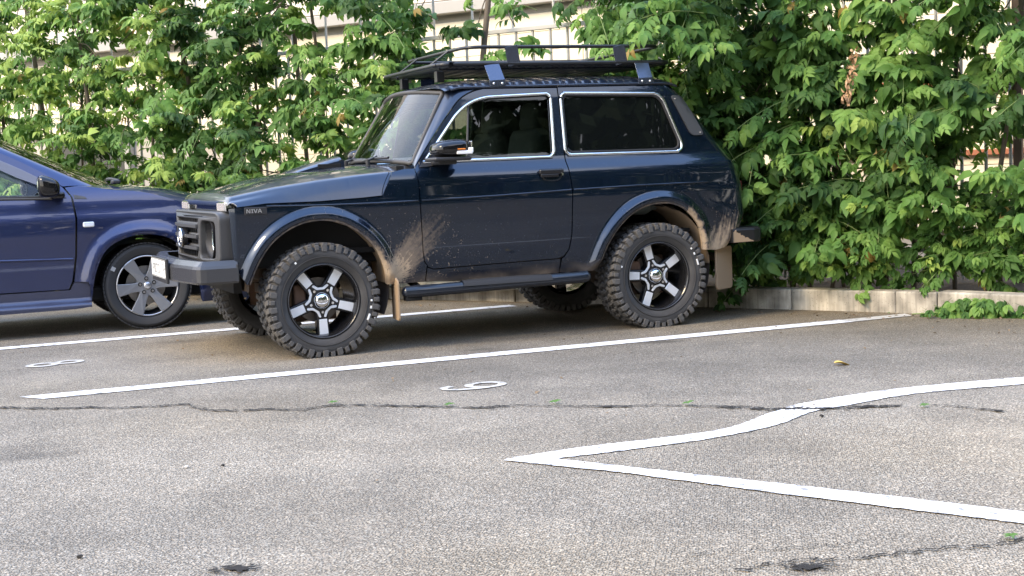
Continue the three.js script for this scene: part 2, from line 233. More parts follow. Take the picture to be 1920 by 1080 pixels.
{ // bay numbers, read from the open end of the bay
  const ring = (cx, cy, rx, ry, a0 = 0, a1 = 2 * Math.PI, n = 30) => Array.from({ length: n + 1 }, (_, i) => { const a = lerp(a0, a1, i / n); return [cx + rx * Math.cos(a), cy + ry * Math.sin(a)]; });
  const band = (line, w) => { const l = [], r = []; line.forEach((p, i) => { const a = line[Math.max(0, i - 1)], b = line[Math.min(line.length - 1, i + 1)], L = Math.hypot(b[0] - a[0], b[1] - a[1]) || 1, n = [-(b[1] - a[1]) / L * w / 2, (b[0] - a[0]) / L * w / 2], j = (prng() - 0.5) * 0.004; l.push([p[0] + n[0] * 1 + j, p[1] + n[1] + j]); r.push([p[0] - n[0] + j, p[1] - n[1] + j]); }); return [...l, ...r.reverse()]; };
  const place = (list, ox, oz, up) => list.map((poly) => poly.map(([x, y]) => { const r = [-up[1], up[0]]; return [ox + r[0] * x + up[0] * y, oz + r[1] * x + up[1] * y]; })); // x right of the digit, y up
  const up = [0.82, -0.57];
  const ringHole = (cx, cy, rx, ry, w) => [ring(cx, cy, rx + w / 2, ry + w / 2).slice(0, -1).map(([a, b]) => [a + (prng() - 0.5) * 0.004, b + (prng() - 0.5) * 0.004]), ring(cx, cy, rx - w / 2, ry - w / 2).slice(0, -1)];
  const e8 = place([...ringHole(0, 0.085, 0.07, 0.075, 0.046), ...ringHole(0, 0.24, 0.062, 0.07, 0.044)], -2.86, -8.4, up);
  const e9 = place([...ringHole(0, 0.24, 0.075, 0.085, 0.042), band([[0.085, 0.21], [0.078, 0.14], [0.05, 0.06], [0.005, 0.018], [-0.045, 0.03], [-0.065, 0.085]], 0.042)], -0.355, -6.85, [0.86, -0.5]);
  const num = (label, l) => { const t = thing('painted_number', label, 'painted number'); t.userData.kind = 'structure'; for (let i = 0, k = 0; i < l.length; k++) { const two = i + 1 < l.length && l[i].length === 30 && l[i + 1].length === 30; part(t, 'digit_stroke', two ? flat(l[i], 0.0035 + k * 0.0008, [l[i + 1]]) : flat(l[i], 0.0035 + k * 0.0008), paintWorn); i += two ? 2 : 1; } };
  num('white painted 8 on the asphalt of the off-road car\'s bay', e8); num('white painted 9 on the asphalt between the long white line and the long crack', e9);
}
// cracks: ragged dark gaps
const crackMat = std([0.014, 0.012, 0.01], 1);
function crack(name, label, pts, w, seed) {
  const R = mulberry(seed), line = []; const c = spl(pts, 14); c.forEach((p) => line.push([p[0] + (R() - 0.5) * 0.018, p[1] + (R() - 0.5) * 0.03]));
  const geos = []; for (let i = 0; i + 1 < line.length; i++) { const a = line[i], b = line[i + 1], k = w * (0.4 + 1.1 * Math.pow(vnoise(i * 0.33, seed, 0, 3), 1.6)), k2 = w * (0.4 + 1.1 * Math.pow(vnoise(i * 0.33 + 0.33, seed, 0, 3), 1.6)); if (vnoise(i * 0.21, seed + 9, 0, 5) < 0.13) continue;
    geos.push(flat([[a[0], a[1] - k * (0.4 + R())], [b[0], b[1] - k2], [b[0] + 0.004, b[1] + k2 * R()], [a[0], a[1] + k * R()]], 0.0056 + 0.0003 * (i % 2)));
    for (let q = 0; q < 2; q++) if (R() < 0.5) { const f = w / 0.017, x = a[0] + (R() - 0.5) * 0.08, z = a[1] + (R() - 0.5) * 0.085 * f, l = (0.005 + 0.016 * R()) * f, h = (0.002 + 0.005 * R()) * f; geos.push(flat([[x - l, z], [x, z - h], [x + l, z + (R() - 0.5) * 0.012], [x, z + h]], 0.0050)); } }
  return tag(struct(name, geos, crackMat), label, 'crack');
}
crack('pavement_crack', 'long ragged dark crack across the asphalt', [[-2.636, -6.857], [-2.48, -6.85], [-2.247, -6.764], [-2.066, -6.751], [-1.85, -6.699], [-1.675, -6.702], [-1.553, -6.718], [-1.473, -6.579], [-1.281, -6.475], [-1.137, -6.484], [-0.984, -6.433], [-0.85, -6.517], [-0.65, -6.468], [-0.403, -6.38], [-0.163, -6.293], [-0.021, -6.316], [0.304, -6.209], [0.647, -6.154], [0.866, -6.073], [1.048, -5.99]], 0.015, 11);
crack('pavement_crack', 'dark crack crossing the wavy white line at right', [[0.9, -6.06], [1.048, -5.96], [1.181, -5.944], [1.308, -5.914], [1.509, -5.918], [1.744, -5.888], [1.95, -5.7]], 0.019, 12);
crack('pavement_crack', 'dark crack in the asphalt at the lower right corner', [[0.543, -3.606], [0.649, -3.665], [0.808, -3.692], [0.936, -3.699], [1.089, -3.744], [1.236, -3.76], [1.348, -3.797], [1.6, -3.85]], 0.007, 13);
crack('pavement_crack', 'thin faint crack above the lower right crack', [[0.45, -3.78], [0.632, -3.803], [0.748, -3.807], [0.9, -3.837]], 0.003, 14);
{ const R = mulberry(77), patch = (label, cx, cz, rx, rz, n) => { const g = []; for (let i = 0; i < n; i++) { const a = R() * 6.28, q = Math.sqrt(R()), x = cx + Math.cos(a) * q * rx, z = cz + Math.sin(a) * q * rz, l = 0.004 + 0.013 * R() * (1.1 - q), p = []; for (let k = 0; k < 5; k++) p.push([x + Math.cos(k * 1.256 + R()) * l * (1 + R()), z + Math.sin(k * 1.256 + R()) * l]); g.push(flat(p, 0.0045 + 0.00002 * (i % 40))); } tag(struct('pavement_pit', g, crackMat), label, 'pothole'); };
  patch('small crumbled dark pit at the bottom right of the asphalt', 0.738, -3.63, 0.07, 0.035, 36); patch('small crumbled dark pit at the bottom left of the asphalt', -0.781, -3.83, 0.08, 0.04, 34); }

// concrete kerb
const grime = dataTex(512, 512, (i, j) => { const u = i / 512, v = j / 512, f = fbm(u * 10, v * 10, 5, 10, 50), st = fbm(u * 70, v * 5, 3, 0, 51), pit = hash2(i >> 1, j >> 1, 52) > 0.985 ? 0.6 : 1; const a = (0.1 + 0.55 * f) * (0.62 + 0.7 * st) * pit; return [toS(a * 1.04), toS(a * 0.95), toS(a * 0.8)]; }, true);
const kerbMat = new THREE.MeshStandardMaterial({ map: grime, bumpMap: grime, bumpScale: 0.006, roughness: 0.95, color: rgb(0.88, 0.88, 0.86) });
const kerbPts = [[-8.6, -17.4], [-5.2, -14.95], [-2.2, -12.85], [-1.03, -11.98], [0.02, -11.24], [0.45, -10.97], [0.98, -10.55], [1.4, -10.24], [1.92, -9.86], [2.52, -9.41], [2.74, -9.22], [3.5, -8.55], [4.4, -7.8]];
{
  const root = new THREE.Group(); root.name = 'kerb'; root.userData.kind = 'structure'; scene.add(root); tag(root, 'weathered low concrete kerb along the foot of the hedge', 'kerb');
  for (let i = 0; i + 1 < kerbPts.length; i++) { const a = kerbPts[i], b = kerbPts[i + 1], L = Math.hypot(b[0] - a[0], b[1] - a[1]), n = Math.max(1, Math.round(L / 2.4));
    for (let k = 0; k < n; k++) { const p = [lerp(a[0], b[0], k / n), lerp(a[1], b[1], k / n)], q = [lerp(a[0], b[0], (k + 1) / n), lerp(a[1], b[1], (k + 1) / n)], l = Math.hypot(q[0] - p[0], q[1] - p[1]);
      const g = new RoundedBoxGeometry(l - 0.005, 0.32, 0.15, 2, 0.012), u = g.attributes.uv, ps = g.attributes.position; for (let v = 0; v < u.count; v++) u.setXY(v, (ps.getX(v) + i * 1.7 + k) * 0.9, (ps.getY(v) + ps.getZ(v)) * 0.9 + 0.3);
      const m = part(root, 'kerb_block', g, kerbMat); m.position.set((p[0] + q[0]) / 2 + KN[0] * 0.075, -0.02 + 0.003 * hash2(i, k, 60), (p[1] + q[1]) / 2 + KN[1] * 0.075); m.rotation.set(0.02 * (hash2(i, k, 61) - 0.5), -Math.atan2(q[1] - p[1], q[0] - p[0]), 0.006 * (hash2(i, k, 62) - 0.5)); } }
}
// bare soil under the hedge
{ const g = surf(150, 24, (u, v) => { const s = lerp(-11, 6, u), o = lerp(0.06, 3.6, v); const p = W3(s, o, 0.1 + 0.06 * (fbm(s * 5, o * 5, 4, 0, 70) - 0.4)); return [p.x, p.y, p.z]; });
  const soil = dataTex(512, 512, (i, j) => { const f = fbm(i / 32, j / 32, 5, 16, 71), q = hash2(i >> 2, j >> 2, 72); const a = 0.02 + 0.05 * f + (q > 0.93 ? 0.06 : 0); return [toS(a * 1.1), toS(a * 0.9), toS(a * 0.65)]; }, true); soil.repeat.set(14, 3);
  tag(struct('soil', g, new THREE.MeshStandardMaterial({ map: soil, roughness: 1, side: THREE.DoubleSide })), 'dark bare soil strip under the hedge behind the kerb', 'soil'); }

// ---------------------------------------------------------------- building behind the fence
{
  const b = thing('building', 'cream boarded building wall behind the fence and hedge', 'building');
  const wt = dataTex(256, 256, (i, j) => { const f = fbm(i / 24, j / 24, 4, 0, 80), s = fbm(i / 6, j / 90, 3, 0, 81); const a = 0.76 + 0.12 * f + 0.06 * s; return [toS(a), toS(a * 0.9), toS(a * 0.68)]; }, true);
  const wall = [0, 1, 2].map((k) => new THREE.MeshStandardMaterial({ map: wt, roughness: 0.9, color: rgb(1 - 0.05 * k, 1 - 0.06 * k, 1 - 0.07 * k) }));
  const upper = std([0.74, 0.66, 0.56], 0.9), ledge = std([0.42, 0.4, 0.36], 0.85), plinth = std([0.5, 0.46, 0.4], 0.95), brick = std([0.42, 0.16, 0.08], 0.9);
  b.position.copy(W3(0, 3.2, 0)); b.rotation.y = KROT;
  part(b, 'wall', box(20, 7, 0.3, -2, 3.4, -0.17, 0), plinth);
  const R = mulberry(31);
  for (let r = 0; r < 12; r++) for (let c = 0; c < 8; c++) { const s0 = -11 + c * 2.2 + (r % 2) * 1.1; if (r >= 4 && r <= 8 && false) continue;
    const y = 0.45 + r * 0.185; if (s0 < -7.6 && s0 > -11.2 && y < 1.65 && y > 0.4) continue;
    part(b, 'wall_board', new RoundedBoxGeometry(2.194, 0.181, 0.03, 1, 0.005), wall[(R() * 3) | 0]).position.set(s0 + 1.1, y, 0.01 + 0.004 * R()); }
  part(b, 'ledge', [box(18, 0.13, 0.16, -3, 2.72, 0.07, 0.012)], ledge);
  for (let c = 0; c < 6; c++) part(b, 'wall_panel', box(2.98, 0.9, 0.03, -9.5 + c * 3, 3.26, 0.01, 0.006), upper);
  const win = part(b, 'window', [box(0.1, 1.0, 0.08, -8.9, 1.1, 0.03), box(0.1, 1.0, 0.08, -7.55, 1.1, 0.03), box(1.45, 0.08, 0.1, -8.2, 1.63, 0.04), box(1.45, 0.08, 0.14, -8.2, 0.62, 0.05)], ledge); part(win, 'pane', box(1.26, 0.95, 0.02, -8.2, 1.1, 0.0, 0), M.glassDark);
  part(b, 'brick_band', box(6, 0.07, 0.05, 4.2, 1.62, 0.05, 0.006), brick); part(b, 'brick_band', box(6, 0.05, 0.05, 4.2, 1.02, 0.05, 0.006), brick);
}
// metal bar fence
{
  const f = thing('fence', 'pale metal bar fence with a flat top rail behind the hedge', 'fence'); f.position.copy(W3(0, 0.95, 0)); f.rotation.y = KROT;
  const paint = std([0.5, 0.48, 0.43], 0.55), post = std([0.16, 0.11, 0.08], 0.8);
  part(f, 'fence_rail', box(15, 0.035, 0.045, -3.3, 2.185, 0, 0.004), paint); part(f, 'fence_rail', box(15, 0.035, 0.045, -3.3, 0.35, 0, 0.004), paint); 
  const bg = new THREE.CylinderGeometry(0.0125, 0.0125, 2.03, 8); const ug = new THREE.CylinderGeometry(0.011, 0.011, 0.75, 8);
  for (let i = 0; i < 88; i++) { const s = -10.6 + i * 0.166; const m = part(f, 'fence_bar', bg, paint); m.position.set(s, 1.155, 0); m.rotation.z = (hash2(i, 1, 90) - 0.5) * 0.012; }
  for (let i = 0; i < 36; i++) { const m = part(f, 'upright', ug, paint); m.position.set(-10.5 + i * 0.4, 2.575, 0); }
  part(f, 'fence_rail', box(15, 0.035, 0.045, -3.3, 2.93, 0, 0.004), paint);
  for (const s of [-9.6, 3.55]) part(f, 'fence_post', box(0.06, 2.9, 0.06, s, 1.5, -0.05, 0.004), s > 3 ? post : paint);
}
// across the car park, behind the viewer: seen only mirrored in paint and glass
{
  const R = mulberry(3), P = [], N = [], I = [];
  for (let i = 0; i < 22000; i++) { const a = lerp(-0.35, 1.95, R()), rad = 14 + 4 * R(), x = Math.sin(a) * rad * 1.15, z = Math.cos(a) * rad, h = 12.6 + 1.6 * Math.sin(a * 5) + 1.2 * Math.sin(a * 13), y = 0.3 + Math.pow(R(), 0.9) * h, k = P.length / 3, s = 0.25 + 0.3 * R();
    const q = new THREE.Quaternion().setFromEuler(new THREE.Euler(R() * 6, R() * 6, R() * 6)); for (const [u, v] of [[-1, 0], [0, -0.5], [1, 0], [0, 0.5]]) { const w = V(u * s, 0, v * s).applyQuaternion(q); P.push(x + w.x, y + w.y, z + w.z); } I.push(k, k + 1, k + 2, k, k + 2, k + 3); }
  const g = new THREE.BufferGeometry(); g.setAttribute('position', new THREE.Float32BufferAttribute(P, 3)); g.setIndex(I); g.computeVertexNormals();
  const m = shade(new THREE.Mesh(g, std([0.045, 0.07, 0.028], 0.9))); m.name = 'distant_trees'; tag(m, 'row of dense trees across the car park mirrored in the car windows', 'trees', null, 'stuff'); scene.add(m);
}
// ---------------------------------------------------------------- dark blue off-road car (x to its tail, z to its left side)
const car = thing('off_road_car', 'dark navy blue three door off-road car with roof rack and muddy wheel arches', 'car');
car.position.set(0.63, 0, -9.907); car.rotation.y = 0.39;
M.redDark = std([0.09, 0.012, 0.01], 0.3);
const soft = (tab, r = 0.012) => (y) => { let s = 0; for (const k of [-2, -1, 0, 1, 2]) s += interp(tab, y + k * r); return s / 5; };
const zProfile = soft([[0.2, 0.735], [0.38, 0.768], [0.47, 0.785], [0.6, 0.797], [0.75, 0.803], [0.875, 0.806], [0.93, 0.801], [0.99, 0.796], [1.03, 0.787], [1.06, 0.768], [1.088, 0.75], [1.115, 0.743], [1.5, 0.655], [1.55, 0.638], [1.62, 0.615]]);
const archF = spl([[-2.612, 0.44], [-2.604, 0.466], [-2.55, 0.581], [-2.475, 0.678], [-2.376, 0.748], [-2.274, 0.784], [-2.163, 0.789], [-2.066, 0.766], [-1.956, 0.701], [-1.872, 0.611], [-1.826, 0.511], [-1.801, 0.398]], 10);
const archR = spl([[-0.422, 0.385], [-0.4, 0.43], [-0.352, 0.535], [-0.288, 0.628], [-0.204, 0.708], [-0.108, 0.762], [0.011, 0.786], [0.126, 0.774], [0.222, 0.725], [0.299, 0.642], [0.331, 0.533], [0.335, 0.48]], 10);
const tailX = (y) => interp([[0.4, 0.52], [0.468, 0.56], [0.5, 0.585], [0.6, 0.668], [0.69, 0.705], [0.883, 0.695], [1.043, 0.647], [1.222, 0.512], [1.418, 0.362], [1.5, 0.3], [1.53, 0.268], [1.56, 0.235], [1.7, 0.2]], y);
const rollOff = (d, r) => (d >= r ? 0 : r - Math.sqrt(Math.max(0, r * r - (r - Math.max(d, 0)) ** 2)));
function bodyZ(x, y) {
  let z = zProfile(y);
  z -= 0.05 * sm(0.05, 0.75, x) * (0.6 + 0.4 * sm(0.5, 1, y)) + 0.018 * sm(-2.2, -2.75, x);
  z -= rollOff(x + 2.712, 0.05) + rollOff(tailX(y) - x, 0.085);
  if (y < 0.95) { const d = Math.min(x < -1.5 ? distTo(archF, x, y) : 9, x > -0.75 && x < 0.6 ? distTo(archR, x, y) : 9); if (d < 0.1) { z += 0.032 * (1 - sm(0.035, 0.088, d)) * sm(0.36, 0.46, y) - 0.016 * (1 - sm(0, 0.022, d)); } }
  return z;
}
// paint with road dust and mud thrown up behind the wheels
const PW = 2048, PH = 1024, uvSide = (x, y) => [(x + 2.85) / 3.7, y / 1.85];
let paintMap, paintRough;
{
  const c = new Uint8Array(PW * PH * 4), r = new Uint8Array(PW * PH * 4), put = (d, k, a, b, e) => { d[k] = clamp01(a) * 255; d[k + 1] = clamp01(b) * 255; d[k + 2] = clamp01(e) * 255; d[k + 3] = 255; };
  for (let j = 0; j < PH; j++) for (let i = 0; i < PW; i++) {
    const x = (i / PW) * 3.7 - 2.85, y = (j / PH) * 1.85; let m = 0;
    if (y < 1.0) {
      { const dx = x + 1.8, dy = y - 0.4, a = Math.atan2(dy, dx), d = Math.hypot(dx, dy); // behind the front wheel: streaks fan up and back
        if (dx > -0.12 && d < 0.6) { const st = 0.6 * fbm(a * 24, d * 4 + 3, 4, 0, 101) + 0.4 * fbm(x * 90, y * 90, 2, 0, 119), lim = 0.13 + 0.36 * Math.exp(-(((a - 0.85) / 0.4) ** 2)); m = Math.max(m, sm(lim * 1.15, lim * 0.35, d + (st - 0.5) * 0.42) * (0.45 + 0.75 * sm(0.38, 0.62, st + (0.17 - d) * 2.2))); } 
        const da = x > -2 ? distTo(archF, x, y) : 9; if (x > -1.98 && y < 0.7) m = Math.max(m, sm(0.03, 0.0, da + 0.05 * (fbm(x * 40, y * 40, 3, 0, 102) - 0.5)) * sm(0.72, 0.5, y)); }
      { const dx = x - 0.42, d = Math.hypot(dx / 1.0, (y - 0.44) / 1.0), st = 0.65 * fbm(x * 95 - y * 22, y * 8, 4, 0, 103) + 0.35 * fbm(x * 60, y * 60, 3, 0, 120); // rear corner: brushed upward
        if (x > 0.22) { const top = 0.52 + 0.2 * sm(0.3, 0.52, x); m = Math.max(m, sm(top, 0.47, y + (st - 0.5) * 0.34) * sm(0.25, 0.36, x)); const da = distTo(archR, x, y); m = Math.max(m, sm(0.045, 0.008, da + 0.07 * (fbm(x * 34, y * 34, 3, 0, 104) - 0.5)) * sm(0.82, 0.7, y)); } }
      m = Math.max(m, 0.5 * sm(0.46, 0.38, y + 0.05 * (fbm(x * 12, y * 12, 3, 0, 105) - 0.5)) * fbm(x * 9, y * 16, 3, 0, 106));
      const lip = Math.min(x < -1.5 ? distTo(archF, x, y) : 9, x > -0.7 ? distTo(archR, x, y) : 9); m = Math.max(m, 0.55 * sm(0.014, 0.004, lip) * fbm(x * 50, y * 50, 2, 0, 107));
    }
    const dr = Math.min(Math.hypot((x + 1.72) * 0.7, y - 0.38), Math.hypot((x - 0.42) * 0.8, y - 0.4), 0.25 + y * 0.55), drop = 0.6 * sm(0.8 + 0.16 * Math.min(1, dr / 0.5), 1.0, vnoise(x * 150, y * 150, 0, 121) * 0.75 + 0.25 * vnoise(x * 37, y * 37, 0, 122) + 0.1) * sm(0.75, 0.2, dr), speck = Math.max(drop, hash2(i, j, 108) > 0.9994 ? 0.5 : 0), dust = 0.05 * fbm(x * 3, y * 5, 4, 0, 109) + 0.06 * sm(0.75, 0.4, y) * fbm(x * 6, y * 9, 3, 0, 110); m = clamp01(Math.max(m, speck));
    const t = clamp01(m + dust * 0.2), k = (j * PW + i) * 4, mv = 0.85 + 0.3 * fbm(x * 60, y * 60, 2, 0, 111);
    put(c, k, toS(lerp(0.002, 0.4 * mv, t)), toS(lerp(0.0115, 0.3 * mv, t)), toS(lerp(0.03, 0.2 * mv, t)));
    const mm = clamp01(m * 1.3); put(r, k, (1 - mm) * (1 - dust), clamp01(0.22 + dust * 0.8 + m * 0.75), 0.62 * (1 - mm) * (1 - dust));
  }
  const mk = (d, s) => { const t = new THREE.DataTexture(d, PW, PH); t.magFilter = t.minFilter = THREE.LinearFilter; if (s) t.colorSpace = THREE.SRGBColorSpace; t.needsUpdate = true; return t; };
  paintMap = mk(c, true); paintRough = mk(r, false);
}
const paintSide = new THREE.MeshPhysicalMaterial({ map: paintMap, roughnessMap: paintRough, metalnessMap: paintRough, clearcoatMap: paintRough, metalness: 1, roughness: 1, clearcoat: 1, clearcoatRoughness: 0.03, side: THREE.DoubleSide });
const dustTex = dataTex(512, 512, (i, j) => { const f = fbm(i / 40, j / 40, 5, 0, 115), t = 0.02 + 0.1 * f * f; return [toS(lerp(0.0025, 0.3, t)), toS(lerp(0.012, 0.28, t)), toS(lerp(0.036, 0.22, t))]; }, true);
const dustRough = dataTex(512, 512, (i, j) => { const f = fbm(i / 40, j / 40, 5, 0, 115), a = f * f; return [1 - 0.5 * a, 0.3 + 0.3 * a, 0.6 - 0.3 * a]; });
const paintTop = new THREE.MeshPhysicalMaterial({ map: dustTex, roughnessMap: dustRough, metalnessMap: dustRough, clearcoatMap: dustRough, metalness: 1, roughness: 1, clearcoat: 1, clearcoatRoughness: 0.05, side: THREE.DoubleSide });
const both = (parent, name, geo, mat) => [part(parent, name, geo, mat), part(parent, name, mirrorZ(geo), mat)];
const creaseY = (x) => interp([[-2.5, 0.888], [-2.19, 0.88], [-1.87, 0.877], [-1.57, 0.879], [-1.09, 0.886], [-0.59, 0.9], [-0.107, 0.909], [0.396, 0.909]], x);
function crease(x0, x1) { const p = []; for (let i = 0; i <= 24; i++) { const x = lerp(x0, x1, i / 24); p.push([x, creaseY(x)]); } const g = tube(onSurf(p, bodyZ, 0.0008), 0.0055, { seg: 48, sides: 8 }), q = g.attributes.position, u = g.attributes.uv; for (let i = 0; i < q.count; i++) u.setXY(i, ...uvSide(q.getX(i), q.getY(i))); return g; }
const pan = (outline, hole) => panel(outline, { hole, Z: bodyZ, cell: 0.0105, uv: uvSide });
// fender
const archFr = archF.slice(1);
both(car, 'fender', merge([pan([[-2.636, 0.45], [-2.655, 0.48], [-2.695, 0.56], [-2.702, 0.7], [-2.706, 0.882], ...spl([[-2.5, 0.899], [-2.187, 0.898], [-1.93, 0.907], [-1.812, 0.914]], 5), [-1.735, 1.053], [-1.66, 1.068], [-1.5935, 1.07], [-1.582, 0.98], [-1.582, 0.882], [-1.574, 0.58], [-1.565, 0.512], [-1.55, 0.49], [-1.56, 0.392], [-1.795, 0.392], ...archFr.slice().reverse()]), crease(-2.5, -1.59)]), paintSide);
// door
const doorLow = [[-1.588, 1.069], [-1.576, 0.98], [-1.576, 0.882], [-1.568, 0.58], [-1.559, 0.516], [-1.54, 0.482], [-1.505, 0.468], [-1.121, 0.475], [-0.69, 0.48], [-0.65, 0.492], [-0.615, 0.535], [-0.596, 0.622], [-0.583, 0.903], [-0.602, 1.085]];
const doorOutline = [...doorLow, [-0.59, 1.536], ...spl([[-1.081, 1.538], [-1.158, 1.52], [-1.241, 1.478], [-1.331, 1.386], [-1.473, 1.218], [-1.588, 1.069]], 5).slice(0, -1)];
const doorHole = roundPoly([[-1.52, 1.106], [-1.2, 1.484], [-0.642, 1.503], [-0.67, 1.108]], [0.02, 0.17, 0.04, 0.05]);
const doors = both(car, 'door', merge([pan(doorOutline, doorHole), crease(-1.57, -0.59)]), paintSide);
const rearHole = roundPoly([[-0.592, 1.117], [-0.574, 1.504], [0.136, 1.49], [0.262, 1.112]], [0.05, 0.045, 0.07, 0.085]);
// quarter panel and sill
const tailLine = []; for (let y = 1.545; y > 0.47; y -= 0.02) tailLine.push([tailX(y), y]);
const quarters = both(car, 'quarter_panel', merge([pan([[-0.582, 1.545], ...tailLine, [0.45, 0.464], [0.335, 0.475], ...archR.slice(0, -1).reverse(), [-0.43, 0.387], [-0.672, 0.39], [-0.66, 0.476], [-0.642, 0.487], [-0.608, 0.532], [-0.589, 0.622], [-0.576, 0.903], [-0.595, 1.085]], rearHole), crease(-0.573, 0.4)]), paintSide);
both(car, 'sill', pan([[-1.552, 0.39], [-0.679, 0.388], [-0.672, 0.473], [-0.69, 0.474], [-1.121, 0.469], [-1.505, 0.462], [-1.544, 0.475]]), paintSide);
// hood and cowl: the same crowned section, split by a slanted seam
const yTop = (x) => interp([[-2.74, 0.93], [-2.68, 0.948], [-2.43, 0.992], [-2.177, 1.024], [-1.919, 1.048], [-1.739, 1.06], [-1.55, 1.078]], x), ySeam = (x) => interp([[-2.74, 0.884], [-2.5, 0.905], [-2.187, 0.904], [-1.93, 0.913], [-1.81, 0.92], [-1.7, 0.98], [-1.55, 1.05]], x);
function hoodPt(x, t) {
  const yt = yTop(x), ys = ySeam(x), zs = bodyZ(Math.max(x, -2.66), ys) + 0.004, crown = 0.03 + 0.022 * sm(-2.72, -2.2, x);
  const k = [[zs, ys], [zs - 0.022, lerp(ys, yt, 0.42)], [zs - 0.052, yt - 0.022], [zs - 0.078, yt - 0.004], [zs - 0.13, yt + 0.007], [0.5, yt + crown * 0.62], [0.25, yt + crown * 0.92], [0, yt + crown]];
  const f = t * 7, i = Math.min(6, Math.floor(f)), u = f - i, g = (n, a) => k[Math.min(7, Math.max(0, n))][a], cr = (a) => { const p0 = g(i - 1, a), p1 = g(i, a), p2 = g(i + 1, a), p3 = g(i + 2, a); return 0.5 * (2 * p1 + (p2 - p0) * u + (2 * p0 - 5 * p1 + 4 * p2 - p3) * u * u + (3 * p1 - p0 - 3 * p2 + p3) * u * u * u); };
  return [cr(0), cr(1)];
}
const seamX = (t) => (t < 0.4286 ? lerp(-1.815, -1.745, sm(0, 0.38, t)) : -1.745 - 0.09 * Math.sin(((t - 0.4286) / 0.5714) * Math.PI / 2));
const frontX = (t) => -2.668 - 0.018 * sm(0.3, 1, t);
const cross = (w) => (w < 0.5 ? [1 - 2 * (0.5 - w) * 2 * 0 - (0.5 - w) * 2, -1] : [1 - (w - 0.5) * 2, 1]);
const hoodSurf = (xa, xb, curl) => surf(72, 60, (w, v) => {
  const s = w < 0.5 ? -1 : 1, t = 1 - Math.abs(w - 0.5) * 2, rows = curl ? 0.86 : 1;
  if (v <= rows) { const x = lerp(xa(t), xb(t), v / rows), [z, y] = hoodPt(x, t); return [x, y, s * z]; }
  const a = ((v - rows) / (1 - rows)) * Math.PI / 2, x0 = xb(t), [z, y] = hoodPt(x0, t), dn = Math.max(0, y - 0.9 + 0.0) * sm(0.05, 0.3, t); return [x0 - 0.04 * Math.sin(a) * sm(0, 0.25, t), y - dn * (1 - Math.cos(a)), s * (z - 0.012 * (1 - Math.cos(a)))];
}, (q) => [q[0] * 0.5 + 2, q[2] * 0.5 + 1]);
const hood = part(car, 'hood', hoodSurf(seamX, frontX, true), paintTop);
part(car, 'cowl', surf(60, 14, (w, v) => { const s = w < 0.5 ? -1 : 1, t = 1 - Math.abs(w - 0.5) * 2, x = lerp(seamX(t) + 0.006, t < 0.43 ? -1.592 : -1.6 - 0.1 * Math.sin(((t - 0.43) / 0.57) * 1.57), v), [z, y] = hoodPt(Math.min(x, -1.55), t); return [x, y - (t < 0.4 ? 0 : 0.004), s * (z - (t < 0.4 ? 0.004 : 0))]; }, (q) => [q[0] * 0.5 + 2, q[2] * 0.5 + 1]), paintTop);
{ // scoop in front of the windscreen
  const sc = part(hood, 'hood_scoop', surf(20, 16, (u, v) => { const z = lerp(-0.2, 0.2, u), x = lerp(-2.2, -1.86, v), e = 1 - Math.pow(Math.abs(u * 2 - 1), 5), y = hoodPt(x, 1)[1] - 0.01 + (0.012 + 0.062 * Math.pow(v, 0.8)) * e; return [x, y - 0.02 * (z / 0.2) ** 2, z]; }), paintTop);
  part(sc, 'scoop_side', surf(16, 3, (u, v) => { const x = lerp(-2.2, -1.86, u), y0 = hoodPt(x, 0.8)[1] - 0.01, y1 = hoodPt(x, 1)[1] - 0.012 + 0.05 * Math.pow(u, 0.8); return [x, lerp(y0, y1, v), 0.203]; }), paintTop); part(sc, 'scoop_opening', [box(0.15, 0.03, 0.012, -1.955, hoodPt(-1.95, 1)[1] + 0.008, 0.2, 0.004), box(0.02, 0.036, 0.36, -1.866, hoodPt(-1.86, 1)[1] + 0.022, 0, 0.004)], M.dark);
}
// front panel below the hood, lamps
part(car, 'front_panel', surf(24, 10, (u, v) => { const z = lerp(-0.745, 0.745, u), y = lerp(0.5, 0.905, v); return [-2.7 + 0.03 * Math.pow(Math.abs(z) / 0.745, 3), y, z]; }), M.gloss);
for (const s of [-1, 1]) { const l = part(car, 'turn_lamp', box(0.05, 0.06, 0.22, -2.695, 0.893, s * 0.59, 0.012), M.chrome); part(l, 'lens', box(0.006, 0.044, 0.19, -2.722, 0.893, s * 0.59, 0.002), phy([0.95, 0.9, 0.85], 0.05, 0, { transmission: 0.6, thickness: 0 })); }
